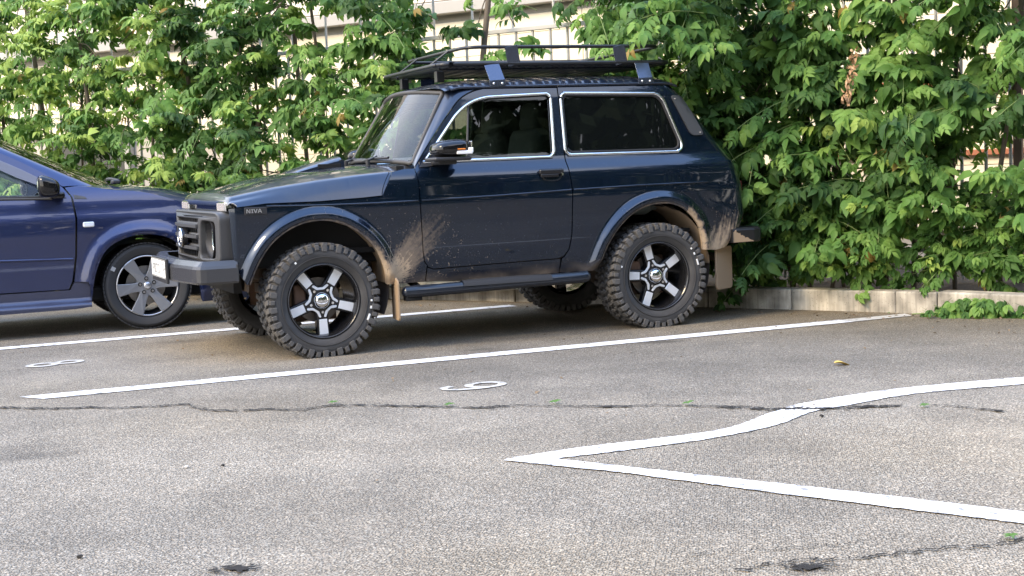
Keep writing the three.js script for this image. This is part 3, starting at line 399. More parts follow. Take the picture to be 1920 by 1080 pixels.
// grille: one bowed black frame with slots, bars, fins and lamp recesses
const gx = (z) => -2.825 + 0.07 * (z / 0.68) ** 2, gBend = (g, dx = 0) => { const p = g.attributes.position; for (let i = 0; i < p.count; i++) p.setX(i, p.getX(i) + gx(p.getZ(i)) + dx); g.computeVertexNormals(); return g; };
{
  const S = new THREE.Shape(roundPoly([[-0.685, 0.575], [-0.64, 0.55], [0.64, 0.55], [0.685, 0.575], [0.7, 0.84], [0.66, 0.858], [-0.66, 0.858], [-0.7, 0.84]], 0.035).map((p) => new THREE.Vector2(...p)));
  const hole = (pts, r) => S.holes.push(new THREE.Path(roundPoly(pts, r).map((p) => new THREE.Vector2(...p))));
  const lamp = (s) => [[s * 0.34, 0.585], [s * 0.62, 0.59], [s * 0.635, 0.815], [s * 0.4, 0.825], [s * 0.365, 0.78]];
  hole([[-0.35, 0.795], [0.35, 0.795], [0.37, 0.832], [-0.37, 0.832]], 0.006);
  hole([[-0.35, 0.732], [0.35, 0.732], [0.345, 0.772], [-0.345, 0.772]], 0.006); hole([[-0.35, 0.665], [0.35, 0.665], [0.35, 0.708], [-0.35, 0.708]], 0.006); hole([[-0.31, 0.59], [0.31, 0.59], [0.345, 0.64], [-0.345, 0.64]], 0.006);
  hole(lamp(1).map(([a, b]) => [a + 0.02, b]), 0.05); hole(lamp(-1).map(([a, b]) => [a - 0.02, b]), 0.05);
  const g = new THREE.ExtrudeGeometry(S, { depth: 0.07, bevelEnabled: true, bevelThickness: 0.01, bevelSize: 0.008, bevelSegments: 2, curveSegments: 6 }); g.rotateY(-Math.PI / 2); g.translate(0.07, 0, 0);
  // subdivide along z by bending vertices only: the outline has enough points once the long edges are split
  const grille = part(car, 'grille', gBend(g), M.greyPlastic);
  part(grille, 'grille_backing', gBend(box(0.01, 0.27, 1.3, 0.06, 0.705, 0, 0)), M.dark);
  const fins = []; for (let i = 0; i < 15; i++) { const z = -0.33 + i * 0.047; fins.push([z]); }
  for (const [z] of fins) part(grille, 'grille_fin', gBend(box(0.035, 0.26, 0.007, 0.035, 0.71, z, 0)), M.blackPlastic);
  for (const y of [0.783, 0.72, 0.652]) { const bar = new THREE.BoxGeometry(0.05, 0.018, 0.72, 1, 1, 10); bar.translate(0.0, y, 0); part(grille, 'grille_bar', gBend(bar), M.greyPlastic); }
  for (const s of [-1, 1]) {
    const bz = part(grille, 'lamp_bezel', surf(28, 6, (u, v) => { const a = u * 6.2832, r = lerp(0.125, 0.098, v); return [gx(s * 0.5) + 0.008 + 0.06 * v, 0.705 + r * Math.sin(a) * (v < 0.05 ? 0.92 : 1), s * 0.505 + r * Math.cos(a)]; }), M.blackPlastic);
    const hl = part(car, 'headlight', (() => { const g2 = new THREE.LatheGeometry([[0.0, 0.05], [0.05, 0.045], [0.085, 0.015], [0.094, 0.0]].map((p) => new THREE.Vector2(...p)), 28); g2.rotateZ(-Math.PI / 2); g2.rotateY(0); g2.translate(gx(s * 0.5) + 0.06, 0.705, s * 0.505); return g2; })(), M.chrome);
    part(hl, 'lens', (() => { const g2 = new THREE.SphereGeometry(0.2, 24, 8, 0, 6.2832, 0, 0.49); g2.rotateZ(Math.PI / 2); g2.translate(gx(s * 0.5) + 0.048 + 0.176, 0.705, s * 0.505); return g2; })(), M.glassClear);
    part(hl, 'lens_ring', (() => { const g2 = new THREE.TorusGeometry(0.096, 0.006, 8, 32); g2.rotateY(Math.PI / 2); g2.translate(gx(s * 0.5) + 0.045, 0.705, s * 0.505); return g2; })(), M.chrome);
  }
  const em = part(grille, 'emblem', (() => { const g2 = new THREE.CylinderGeometry(0.062, 0.066, 0.03, 32); g2.rotateZ(Math.PI / 2); g2.scale(1, 0.92, 1.15); g2.translate(-2.845, 0.707, 0); return g2; })(), M.satin);
  part(em, 'emblem_ring', (() => { const g2 = new THREE.TorusGeometry(0.058, 0.007, 8, 32); g2.rotateY(Math.PI / 2); g2.scale(1, 0.92, 1.15); g2.translate(-2.862, 0.707, 0); return g2; })(), M.chrome);
  part(em, 'emblem_sail', [flatBar([-2.863, 0.675, -0.035], [-2.863, 0.74, 0.01], 0.016, 0.012, [1, 0, 0]), flatBar([-2.863, 0.74, 0.01], [-2.863, 0.69, 0.035], 0.02, 0.012, [1, 0, 0]), flatBar([-2.863, 0.678, -0.04], [-2.863, 0.684, 0.044], 0.014, 0.012, [1, 0, 0])], M.chrome);
}
{ // name badge on the fender
  const b = part(car, 'name_badge', (() => { const g = box(0.13, 0.042, 0.008, -2.563, 0.865, bodyZ(-2.56, 0.865) + 0.004, 0.006); return g; })(), M.blackPlastic);
  const t = new TextGeometry('NIVA', { font, size: 0.022, depth: 0.003, curveSegments: 3 }); t.computeBoundingBox(); t.scale(1.25, 1, 1); t.translate(-2.563 - t.boundingBox.max.x * 0.625, 0.854, bodyZ(-2.56, 0.865) + 0.008); part(b, 'badge_letters', t, M.alu);
}
// bumpers
function beam(plan, y0, y1, bevel) { // plan: (x, z) points of the outer face, front to back along z
  const n = plan.length, pr = [[0.09, y1 - 0.004], [bevel, y1], [bevel * 0.25, y1 - bevel * 0.75], [0, y1 - bevel * 1.2], [0, y0 + 0.012], [0.012, y0], [0.09, y0]];
  return surf(n - 1, pr.length - 1, (u, v) => { const i = Math.round(u * (n - 1)), a = plan[Math.max(0, i - 1)], b = plan[Math.min(n - 1, i + 1)], L = Math.hypot(b[0] - a[0], b[1] - a[1]), nx = -(b[1] - a[1]) / L, nz = (b[0] - a[0]) / L, q = pr[Math.round(v * (pr.length - 1))]; return [plan[i][0] - nx * q[0], q[1], plan[i][1] - nz * q[0]]; });
}
{
  const half = [[-2.68, 0.8], [-2.86, 0.796], [-2.893, 0.788], [-2.912, 0.76], [-2.925, 0.7], [-2.965, 0.42], [-2.978, 0.3], [-2.982, 0]]; const plan = [...half, ...half.slice(0, -1).reverse().map(([x, z]) => [x, -z])].reverse();
  const g = beam(plan.map((p) => p), 0.462, 0.592, 0.036).toNonIndexed(); g.computeVertexNormals();
  const fb = part(car, 'front_bumper', [g, box(0.01, 0.1, 0.1, -2.685, 0.52, 0.75, 0.002)], std([0.042, 0.043, 0.047], 0.26));
  part(car, 'bumper_bracket', [box(0.3, 0.05, 0.05, -2.72, 0.5, 0.4), box(0.3, 0.05, 0.05, -2.72, 0.5, -0.4), box(0.05, 0.16, 1.3, -2.66, 0.47, 0)], M.dark);
  const cv = document.createElement('canvas'); cv.width = 520; cv.height = 112; const x = cv.getContext('2d'); x.fillStyle = '#f4f4f0'; x.fillRect(0, 0, 520, 112); x.strokeStyle = '#111'; x.lineWidth = 4; x.strokeRect(4, 4, 512, 104); x.beginPath(); x.moveTo(386, 4); x.lineTo(386, 108); x.stroke(); x.fillStyle = '#15151a'; x.textBaseline = 'middle'; x.textAlign = 'center'; x.font = 'bold 84px sans-serif'; x.fillText('Р807СА', 198, 62, 350); x.font = 'bold 62px sans-serif'; x.fillText('124', 450, 44, 110); x.font = 'bold 26px sans-serif'; x.fillText('RUS', 436, 92);
  const pt = new THREE.CanvasTexture(cv); pt.colorSpace = THREE.SRGBColorSpace;
  const fr = part(fb, 'plate_frame', box(0.018, 0.15, 0.54, -2.993, 0.52, 0, 0.006), M.blackPlastic);
  const pg = new THREE.PlaneGeometry(0.52, 0.112); pg.rotateY(-Math.PI / 2); pg.translate(-3.005, 0.53, 0); part(fb, 'licence_plate', pg, new THREE.MeshStandardMaterial({ map: pt, roughness: 0.4, side: THREE.DoubleSide }));
  const rhalf = [[0.57, 0.775], [0.74, 0.775], [0.79, 0.765], [0.825, 0.72], [0.835, 0.4], [0.835, 0]]; const rplan = [...rhalf, ...rhalf.slice(0, -1).reverse().map(([a, b]) => [a, -b])];
  const rb = part(car, 'rear_bumper', [(() => { const g2 = beam(rplan, 0.5, 0.6, 0.015).toNonIndexed(); g2.computeVertexNormals(); return g2; })(), box(0.008, 0.088, 0.1, 0.573, 0.548, 0.73, 0.002)], M.satin);
  { const R = mulberry(19), out = []; for (let i = 0; i <= 26; i++) out.push([lerp(0.575, 0.735, i / 26), 0.508 + (1 - i / 26) * 0.075 * (0.75 + 0.5 * R())]); part(rb, 'mud_crust', (() => { const g = new THREE.ExtrudeGeometry(new THREE.Shape([...out.map((p) => new THREE.Vector2(...p)), new THREE.Vector2(0.735, 0.506), new THREE.Vector2(0.575, 0.504)]), { depth: 0.0025, bevelEnabled: false }); g.translate(0, 0, 0.7752); return g; })(), M.mud); }
}
// tail
part(car, 'tailgate', surf(20, 40, (u, v) => { const z = lerp(-1, 1, u), y = lerp(0.47, 1.545, v), x = tailX(y); return [x + 0.02 * (1 - z * z), y, z * (bodyZ(x - 0.001, y) - 0.004)]; }), paintTop);
for (const s of [-1, 1]) part(car, 'tail_lamp', box(0.03, 0.26, 0.16, 0.702, 0.775, s * 0.6, 0.01), M.redDark);
// roof, pillars, glass
const roofTop = (x) => interp([[-1.42, 1.548], [-1.36, 1.572], [-1.28, 1.597], [-1.15, 1.615], [-1.0, 1.626], [-0.6, 1.637], [0, 1.635], [0.16, 1.622], [0.26, 1.598], [0.31, 1.57], [0.345, 1.535]], x), drip = (x) => interp([[-1.4, 1.515], [-1.34, 1.528], [-1.24, 1.55], [-1.0, 1.553], [0, 1.557], [0.2, 1.555], [0.27, 1.538], [0.35, 1.52]], x);
const roofF = (t) => -1.335 - 0.08 * (1 - t * t), roofB = (t) => 0.285 + 0.05 * (1 - t * t);
part(car, 'roof', surf(40, 60, (u, v) => { const t = u * 2 - 1, x = lerp(roofF(t), roofB(t), 0.5 - 0.5 * Math.cos(v * Math.PI)), yd = drip(x), h = roofTop(x) - yd; return [x, yd + h * Math.pow(1 - Math.pow(Math.abs(t), 2.6), 0.55), t * (0.64 - 0.03 * sm(0.1, 0.35, x))]; }, (q) => [q[0] * 0.5 + 2, q[2] * 0.5 + 1]), paintTop);
for (const s of [-1, 1]) {
  const d = []; for (let i = 0; i <= 30; i++) { const x = lerp(-1.3, 0.27, i / 30); d.push([x, drip(x) - 0.001, s * (0.645 - 0.03 * sm(0.1, 0.35, x))]); } part(car, 'drip_rail', tube(d, 0.009, { seg: 60 }), paintTop);
  const edge = spl([[-1.592, 1.072], [-1.478, 1.22], [-1.336, 1.39], [-1.246, 1.484], [-1.16, 1.528], [-1.08, 1.545]], 6), wsE = (v) => [lerp(-1.578, -1.322, v), lerp(1.1, 1.522, v), lerp(0.67, 0.583, v)];
  part(car, 'pillar', surf(10, 30, (u, v) => { const i = v * (edge.length - 1), k = Math.min(edge.length - 2, Math.floor(i)), f = i - k, a = [lerp(edge[k][0], edge[k + 1][0], f), lerp(edge[k][1], edge[k + 1][1], f)], A = [a[0], a[1], bodyZ(a[0], a[1]) - 0.003], B = wsE(Math.min(1, v * 1.25)), vv = v > 0.8 ? (v - 0.8) / 0.2 : 0; if (vv) { B[0] = lerp(-1.322, -1.2, vv); B[1] = lerp(1.522, 1.575, vv); B[2] = lerp(0.583, 0.6, vv); }
    const C = [lerp(A[0], B[0], 0.75), lerp(A[1], B[1], 0.5) + 0.004, lerp(A[2], B[2], 0.1) + 0.003], t = u, w = 1 - t; return [0, 1, 2].map((n) => (w * w * A[n] + 2 * w * t * C[n] + t * t * B[n]) * (n === 2 ? s : 1)); }, (q) => [q[0] * 0.5 + 2, q[2] * 0.5 + 1]), paintTop);
}
const wsPt = (u, v) => { const a = u * 2 - 1, b = 1 - a * a; return [lerp(-1.572 - 0.115 * b, -1.328 - 0.075 * b, v), lerp(1.103 + 0.028 * b, 1.52 + 0.034 * b, v), a * lerp(0.668, 0.582, v)]; };
{
  const ws = part(car, 'windscreen', surf(24, 16, (u, v) => wsPt(0.015 + 0.97 * u, 0.03 + 0.95 * v)), M.glassClear);
  const loop = []; for (let i = 0; i < 24; i++) loop.push(wsPt(i / 24, 0)); for (let i = 0; i < 12; i++) loop.push(wsPt(1, i / 12)); for (let i = 0; i < 24; i++) loop.push(wsPt(1 - i / 24, 1)); for (let i = 0; i < 12; i++) loop.push(wsPt(0, 1 - i / 12));
  part(ws, 'windscreen_seal', tube(loop, 0.014, { closed: true, seg: 180, sides: 8 }), M.seal);
  for (const z of [0.3, -0.18]) { const b = [-1.755, hoodPt(-1.75, 0.9)[1] + 0.02, z + 0.06], w = part(car, 'wiper', [rod(b, [-1.66, 1.155, z - 0.06], 0.006), tube([[-1.694, 1.128, z - 0.26], [-1.69, 1.142, z - 0.06], [-1.666, 1.142, z + 0.2]], 0.0075), rod([b[0], b[1] - 0.03, b[2]], [b[0], b[1] + 0.006, b[2]], 0.014)], M.blackPlastic); }
}
for (const [i, s] of [[0, 1], [1, -1]]) {
  const Zg = (x, y) => s * (bodyZ(x, y) - 0.01), fl = (g) => (s < 0 ? mirrorZ(g) : g), Zi = (x, y) => bodyZ(x, y) - 0.011;
  // door window: a small fixed pane ahead of the divider bar and a tinted drop glass behind it
  const cutX = (y) => lerp(-1.247, -1.197, (y - 1.1) / 0.32), front = doorHole.filter((p) => p[0] < cutX(p[1])), rearP = doorHole.filter((p) => p[0] >= cutX(p[1]));
  const topY = Math.max(...front.map((p) => p[1])); const A = [cutX(1.106), 1.106], B = [cutX(1.45), 1.45];
  const glass = (poly) => { const g = panel(poly, { Z: Zi, cell: 0.05, depth: 0.001 }); return fl(g); };
  const q = part(doors[i], 'quarter_light', glass([[-1.519, 1.1065], ...doorHole.filter((p) => p[0] < -1.24 && p[1] > 1.108), B, A]), M.glassClear);
  part(doors[i], 'drop_glass', glass([A, B, ...doorHole.filter((p) => p[0] > cutX(p[1]) + 0.002 && p[1] > 1.1)]), phy([0.13, 0.155, 0.14], 0.0, 0, { transmission: 1, thickness: 0 }));
  part(doors[i], 'divider_bar', fl(tube([[A[0], A[1], Zi(...A) + 0.004], [B[0], B[1], Zi(...B) + 0.004]], 0.007, { straight: true })), M.blackPlastic);
  part(doors[i], 'window_trim', fl(tube(onSurf(doorHole, bodyZ, 0.002), 0.0105, { closed: true, seg: 160, tension: 0.3 })), M.trim);
  part(quarters[i], 'side_glass', glass(rearHole), M.glassDark); part(quarters[i], 'window_trim', fl(tube(onSurf(rearHole, bodyZ, 0.002), 0.0105, { closed: true, seg: 160, tension: 0.3 })), M.trim);
  part(quarters[i], 'window_seal', fl(tube(onSurf(roundPoly([[-0.575, 1.132], [-0.56, 1.49], [0.126, 1.476], [0.244, 1.127]], [0.05, 0.045, 0.07, 0.085]), bodyZ, -0.004), 0.008, { closed: true, seg: 140, tension: 0.3 })), M.rubber);
  // louvre cover on the rear pillar
  const louv = roundPoly([[0.205, 1.478], [0.305, 1.472], [0.412, 1.245], [0.418, 1.214], [0.325, 1.212]], [0.035, 0.03, 0.02, 0.02, 0.035]);
  part(quarters[i], 'vent_cover', fl(panel(louv, { Z: (x, y) => bodyZ(x, y) + 0.012, cell: 0.03, depth: 0.02 })), M.greyPlastic);
  part(quarters[i], 'vent_screw', fl(merge([[0.235, 1.452], [0.395, 1.23]].map(([x, y]) => { const g = new THREE.SphereGeometry(0.006, 8, 6); g.translate(x, y, bodyZ(x, y) + 0.012); return g; }))), M.steel);
  // handle
  const hz = bodyZ(-0.72, 1.0); const hd = part(doors[i], 'door_handle', fl(merge([box(0.165, 0.034, 0.03, -0.72, 1.018, hz + 0.012, 0.012), box(0.12, 0.02, 0.012, -0.735, 0.994, hz + 0.02, 0.005), tube([[-0.775, 0.99, hz + 0.004], [-0.76, 0.968, hz + 0.005], [-0.7, 0.962, hz + 0.005], [-0.66, 0.972, hz + 0.005], [-0.65, 0.995, hz + 0.004]], 0.004)])), M.satin);
  part(hd, 'lock', fl((() => { const g = new THREE.CylinderGeometry(0.009, 0.009, 0.01, 14); g.rotateX(Math.PI / 2); g.translate(-0.652, 1.0, hz + 0.026); return g; })()), M.chrome);
  // mirror
  const shell = new THREE.SphereGeometry(1, 28, 18), sp = shell.attributes.position; for (let k = 0; k < sp.count; k++) { let x = sp.getX(k), y = sp.getY(k), z = sp.getZ(k); const e = (v, p) => Math.sign(v) * Math.pow(Math.abs(v), p); x = e(x, 0.62); y = e(y, 0.72); z = e(z, 0.6); sp.setXYZ(k, -1.415 + 0.112 * x, 1.178 + 0.052 * y * (x > 0 ? 1 : 0.86 + 0.14 * (1 + x)) + 0.006 * x, 0.905 + 0.11 * z); } shell.computeVertexNormals();
  const mi = part(doors[i], 'wing_mirror', fl(shell), M.gloss);
  part(mi, 'mirror_foot', fl(merge([box(0.23, 0.022, 0.2, -1.425, 1.118, 0.9, 0.01), box(0.12, 0.03, 0.16, -1.42, 1.1, 0.8, 0.01), panel([[-1.56, 1.075], [-1.35, 1.09], [-1.38, 1.18], [-1.46, 1.2]], { Z: (x, y) => bodyZ(x, y) + 0.006, cell: 0.05 })])), M.blackPlastic);
  part(mi, 'mirror_lamp', fl(merge([box(0.1, 0.022, 0.012, -1.36, 1.153, 1.008, 0.005), box(0.03, 0.03, 0.012, -1.32, 1.165, 1.006, 0.004)])), M.white); part(mi, 'mirror_reflector', fl(box(0.008, 0.075, 0.16, -1.305, 1.18, 0.905, 0.003)), M.chrome);
  part(mi, 'turn_repeater', fl(box(0.05, 0.008, 0.01, -1.38, 1.172, 1.012, 0.003)), M.orange);
  // step tube
  const st = [[-1.695, 0.343, s * 0.84], [-1.6, 0.346, s * 0.86], [-1.32, 0.35, s * 0.865], [-0.9, 0.356, s * 0.865], [-0.6, 0.358, s * 0.86], [-0.535, 0.36, s * 0.85]]; const step = part(car, 'side_step', [tube(st, 0.036, { seg: 50, sides: 18 }), ...[[-1.695, 0.343, s * 0.84], [-0.535, 0.36, s * 0.85]].map((p) => { const g = new THREE.SphereGeometry(0.036, 16, 10); g.translate(...p); return g; })], std([0.012, 0.016, 0.024], 0.12));
  part(step, 'step_pad', surf(30, 6, (u, v) => { const x = lerp(-1.36, -0.78, u), a = lerp(0.15, 2.6, v), dip = 0.0045 + 0.004 * Math.sin(u * Math.PI); const r = 0.037 + dip; return [x, 0.352 + r * Math.sin(a), s * (0.864 + r * Math.cos(a))]; }), M.rubber);
  part(step, 'step_bracket', [rod([-1.6, 0.34, s * 0.85], [-1.6, 0.4, s * 0.55], 0.022), rod([-0.62, 0.355, s * 0.85], [-0.62, 0.41, s * 0.55], 0.022), box(0.1, 0.03, 0.06, -1.66, 0.305, s * 0.83)], M.dark);
  // wheel arch liners
  for (const [cx, cy, lo, hi] of [[-2.2, 0.4, -0.15, 0.92], [-0.02, 0.38, -0.15, 1.0]]) { const mud = cx < -1 ? M.mud : M.mud;
    part(car, 'arch_liner', surf(26, 6, (u, v) => { const a = lerp(lo, 1.0, u) * Math.PI, r = 0.415 + 0.01 * hash2(u * 26, v * 6, 140); return [cx - Math.cos(a) * r * -1, cy + Math.sin(a) * r * 0.97, s * lerp(0.3, 0.772, v)]; }), cx < -1 ? M.mudDark : M.mudDark);
    part(car, 'arch_mud', surf(10, 8, (u, v) => { const a = lerp(0.0, 0.42, u) * Math.PI, r = 0.405 + 0.01 * hash2(u * 10 + 3, v * 8, 141); return [cx + Math.cos(a) * r, cy + Math.sin(a) * r * 0.97, s * lerp(0.45, 0.778, v)]; }), M.mud); }
  part(car, 'mud_flap', (() => { const g = new THREE.ExtrudeGeometry(new THREE.Shape(roundPoly([[0.06, 0.2], [-0.13, 0.2], [-0.13, 0.43], [0.06, 0.48]], 0.02).map((p) => new THREE.Vector2(...p))), { depth: 0.008, bevelEnabled: true, bevelSize: 0.002, bevelThickness: 0.002, bevelSegments: 1 }); g.rotateY(Math.PI / 2 - 0.12 * s); g.translate(-1.748, -0.02, s * 0.74); return g; })(), M.mud);
  part(car, 'mud_flap', (() => { const g = new THREE.ExtrudeGeometry(new THREE.Shape(roundPoly([[-0.09, 0.2], [0.11, 0.2], [0.11, 0.475], [-0.09, 0.475]], [0.025, 0.025, 0.02, 0.02]).map((p) => new THREE.Vector2(...p))), { depth: 0.01, bevelEnabled: true, bevelSize: 0.003, bevelThickness: 0.003, bevelSegments: 1 }); g.rotateY(Math.PI / 2 - 1.05 * s); g.translate(0.545, 0, s * 0.68); return g; })(), M.mud);
}
// underside, axles, cabin
part(car, 'underbody', [box(3.0, 0.12, 1.0, -1.0, 0.5, 0, 0.02), box(1.25, 0.22, 1.44, -1.1, 0.5, 0, 0.02), box(0.9, 0.2, 0.5, -2.25, 0.52, 0, 0.03), rod([-0.0, 0.34, -0.6], [0.0, 0.34, 0.6], 0.05), rod([-2.2, 0.34, -0.6], [-2.2, 0.34, 0.6], 0.035), (() => { const g = new THREE.SphereGeometry(0.13, 16, 12); g.translate(0, 0.34, 0.02); return g; })(), (() => { const g = new THREE.SphereGeometry(0.14, 16, 12); g.scale(1, 0.9, 1); g.translate(-2.2, 0.36, 0.05); return g; })(), box(0.5, 0.06, 0.12, -2.25, 0.4, 0.42), box(0.5, 0.06, 0.12, -2.25, 0.4, -0.42), rod([0.2, 0.42, 0.35], [0.62, 0.4, 0.5], 0.028), box(0.5, 0.25, 0.9, 0.3, 0.52, 0)], M.mudDark);
part(car, 'firewall', [box(0.05, 0.62, 1.4, -1.66, 0.78, 0), box(2.5, 0.03, 1.4, -0.95, 0.6, 0), box(0.9, 0.35, 1.3, -2.2, 0.7, 0, 0.02)], M.dark);
part(car, 'dashboard', [box(0.3, 0.16, 1.28, -1.5, 1.02, 0, 0.05), box(0.16, 0.06, 0.4, -1.46, 1.11, 0.32, 0.02)], M.blackPlastic);
part(car, 'steering_wheel', (() => { const g = new THREE.TorusGeometry(0.19, 0.016, 10, 36); g.rotateY(Math.PI / 2); g.rotateZ(0.42); g.translate(-1.22, 1.08, 0.34); return merge([g, rod([-1.22, 1.08, 0.34], [-1.45, 0.99, 0.34], 0.03), rod([-1.21, 1.05, 0.17], [-1.21, 1.05, 0.51], 0.014)]); })(), M.blackPlastic);
const seatMat = std([0.12, 0.14, 0.125], 0.9);
for (const z of [0.34, -0.34]) { const s = part(car, 'seat', [box(0.5, 0.14, 0.48, -0.98, 0.78, z, 0.05), box(0.14, 0.6, 0.47, -0.7, 1.0, z, 0.06, [0, 0, -0.2])], seatMat); part(s, 'headrest', [box(0.1, 0.19, 0.27, -0.63, 1.37, z, 0.045, [0, 0, -0.15]), rod([-0.66, 1.24, z - 0.06], [-0.64, 1.32, z - 0.06], 0.008), rod([-0.66, 1.24, z + 0.06], [-0.64, 1.32, z + 0.06], 0.008)], seatMat); }
part(car, 'rear_bench', [box(0.14, 0.5, 1.2, 0.12, 0.98, 0, 0.05, [0, 0, -0.2]), box(0.4, 0.14, 1.2, -0.1, 0.78, 0, 0.05)], seatMat);
part(car, 'headlining', surf(10, 20, (u, v) => { const t = u * 2 - 1, x = lerp(-1.3, 0.24, v); return [x, drip(x) - 0.03 + (roofTop(x) - drip(x) - 0.01) * Math.pow(1 - Math.pow(Math.abs(t), 3), 0.6), t * 0.6]; }), std([0.2, 0.2, 0.19], 0.9));
// wheels
function tyreProfile(R, r, w) { return [[r - 0.004, -w * 0.4], [r + 0.012, -w * 0.47], [r + 0.05, -w * 0.515], [lerp(r, R, 0.62), -w * 0.52], [R - 0.03, -w * 0.495], [R - 0.014, -w * 0.45], [R - 0.009, -w * 0.3], [R - 0.008, 0], [R - 0.009, w * 0.3], [R - 0.014, w * 0.45], [R - 0.03, w * 0.495], [lerp(r, R, 0.62), w * 0.52], [r + 0.05, w * 0.515], [r + 0.012, w * 0.47], [r - 0.004, w * 0.4]]; }
const lathe = (pts, n = 64) => { const g = new THREE.LatheGeometry(pts.map((p) => new THREE.Vector2(p[0], p[1])), n); g.rotateX(Math.PI / 2); return g; }; // axis along z, profile height along +z
const tyreMat = new THREE.MeshStandardMaterial({ color: rgb(1, 1, 1), roughness: 0.85, map: dataTex(256, 256, (i, j) => { const f = fbm(i / 14, j / 14, 4, 0, 150), a = 0.034 + 0.05 * f * f; return [toS(a * 1.03), toS(a), toS(a * 0.98)]; }, true), side: THREE.DoubleSide });
const treadMat = tyreMat.clone(); treadMat.color = rgb(1.75, 1.72, 1.66);
const rimBlack = std([0.01, 0.01, 0.011], 0.16), machined = std([0.8, 0.8, 0.8], 0.4, 0.25);
function offroadWheel(parent, x, y, z, side, turn, yaw = 0) {
  const wheel = node(parent, 'wheel'); wheel.position.set(x, y, z); wheel.rotation.set(0, (side < 0 ? Math.PI : 0) + yaw, 0); const spin = turn; const R = 0.339, r = 0.217, w = 0.262;
  const lug = [], put = (a, zc, len, wid, hgt, sk, rr = R) => { const g = new RoundedBoxGeometry(len, hgt, wid, 1, 0.004); g.rotateY(sk); g.translate(0, rr - hgt / 2, zc); g.rotateZ(a + spin); lug.push(g); };
  const n = 44; for (let i = 0; i < n; i++) { const a = (i / n) * 6.2832, h = 6.2832 / n; for (const s of [-1, 1]) { const o = a + (s > 0 ? h / 2 : 0), odd = (i + (s > 0 ? 1 : 0)) % 2;
    put(o, s * w * (odd ? 0.43 : 0.4), 0.031, odd ? 0.05 : 0.04, 0.024, s * 0.2, R); const g = new RoundedBoxGeometry(odd ? 0.033 : 0.026, odd ? 0.042 : 0.03, 0.016, 1, 0.004); g.translate(0, R - (odd ? 0.031 : 0.026), s * w * 0.508); g.rotateZ(o + spin); lug.push(g);
    put(o + h * 0.3, s * w * 0.25, 0.027, 0.036, 0.015, s * -0.55, R - 0.001); put(o + h * 0.05, s * w * 0.1, 0.024, 0.034, 0.014, s * 0.5, R - 0.002); } }
  const ty = part(wheel, 'tyre', lathe(tyreProfile(R - 0.006, r, w), 72), tyreMat); part(ty, 'tread', lug, treadMat);
  part(ty, 'sidewall_rib', [...[0.258, 0.296].map((q) => { const g = new THREE.TorusGeometry(q, 0.0022, 5, 72); g.translate(0, 0, w * 0.518); return g; })], tyreMat);
  part(ty, 'paint_mark', [[-0.1, 0.04], [0.11, 0.016], [2.5, 0.012], [0.25, 0.012]].map(([a, l]) => { const g = new RoundedBoxGeometry(0.012, l, 0.004, 1, 0.002); g.translate(0.283, 0, w * 0.52); g.rotateZ(a + spin * 0.2); return g; }), M.white);
  const rim = part(wheel, 'rim', lathe([[r - 0.03, -w * 0.42], [r - 0.022, 0.0], [r - 0.018, w * 0.3], [r - 0.012, w * 0.4], [r - 0.002, w * 0.44], [r + 0.003, w * 0.455], [r + 0.003, w * 0.42]], 64), rimBlack);
  part(rim, 'rim_lip', (() => { const g = new THREE.TorusGeometry(r - 0.004, 0.0028, 8, 72); g.translate(0, 0, w * 0.448); return g; })(), std([0.09, 0.09, 0.095], 0.3, 0.5));
  for (let i = 0; i < 5; i++) { const a = spin + (i / 5) * 6.2832, sp = (g) => { g.rotateZ(a); return g; };
    const s = part(rim, 'spoke', [sp((() => { const g = new RoundedBoxGeometry(0.17, 0.075, 0.05, 1, 0.008); g.translate(0.122, 0, 0.035); return g; })())], rimBlack);
    part(rim, 'spoke_face', sp((() => { const S = new THREE.Shape([[0.112, -0.0225], [0.21, -0.0255], [0.208, 0.0255], [0.112, 0.0225]].map((p) => new THREE.Vector2(...p))), g = new THREE.ExtrudeGeometry(S, { depth: 0.006, bevelEnabled: true, bevelSize: 0.0015, bevelThickness: 0.0015, bevelSegments: 1 }); g.translate(0, 0, 0.0575); return g; })()), machined);
    const b = a + Math.PI / 5, chev = (g) => { g.rotateZ(b); return g; };
    part(rim, 'hub_arm', chev((() => { const S = new THREE.Shape(roundPoly([[0.064, -0.022], [0.084, -0.05], [0.092, -0.043], [0.074, -0.014], [0.074, 0.014], [0.092, 0.043], [0.084, 0.05], [0.064, 0.022]], 0.006, 3).map((p) => new THREE.Vector2(...p))), g = new THREE.ExtrudeGeometry(S, { depth: 0.008, bevelEnabled: true, bevelSize: 0.0015, bevelThickness: 0.0015, bevelSegments: 1 }); g.translate(0, 0, 0.054); return g; })()), machined);
    part(rim, 'lug_nut', sp((() => { const g = new THREE.CylinderGeometry(0.0085, 0.0095, 0.03, 6); g.rotateX(Math.PI / 2); g.translate(0.069, 0, 0.055); return g; })()), M.chrome); }
  part(rim, 'hub', (() => { const g = new THREE.CylinderGeometry(0.075, 0.085, 0.05, 32); g.rotateX(Math.PI / 2); g.translate(0, 0, 0.03); return g; })(), rimBlack);
  part(rim, 'hub_cap', lathe([[0.0, 0.1], [0.018, 0.0985], [0.034, 0.093], [0.045, 0.083], [0.05, 0.066], [0.05, 0.05]], 36), M.chrome);
  part(wheel, 'brake_disc', (() => { const g = new THREE.CylinderGeometry(0.132, 0.132, 0.024, 40); g.rotateX(Math.PI / 2); g.translate(0, 0, -0.02); return g; })(), std([0.22, 0.19, 0.165], 0.5, 0.5));
  part(wheel, 'brake_caliper', [box(0.075, 0.14, 0.07, -0.115, 0.03, -0.01, 0.015), box(0.25, 0.25, 0.02, 0, 0, -0.06, 0.02)], M.rust);
  return wheel;
}
const R90 = Math.PI / 180;
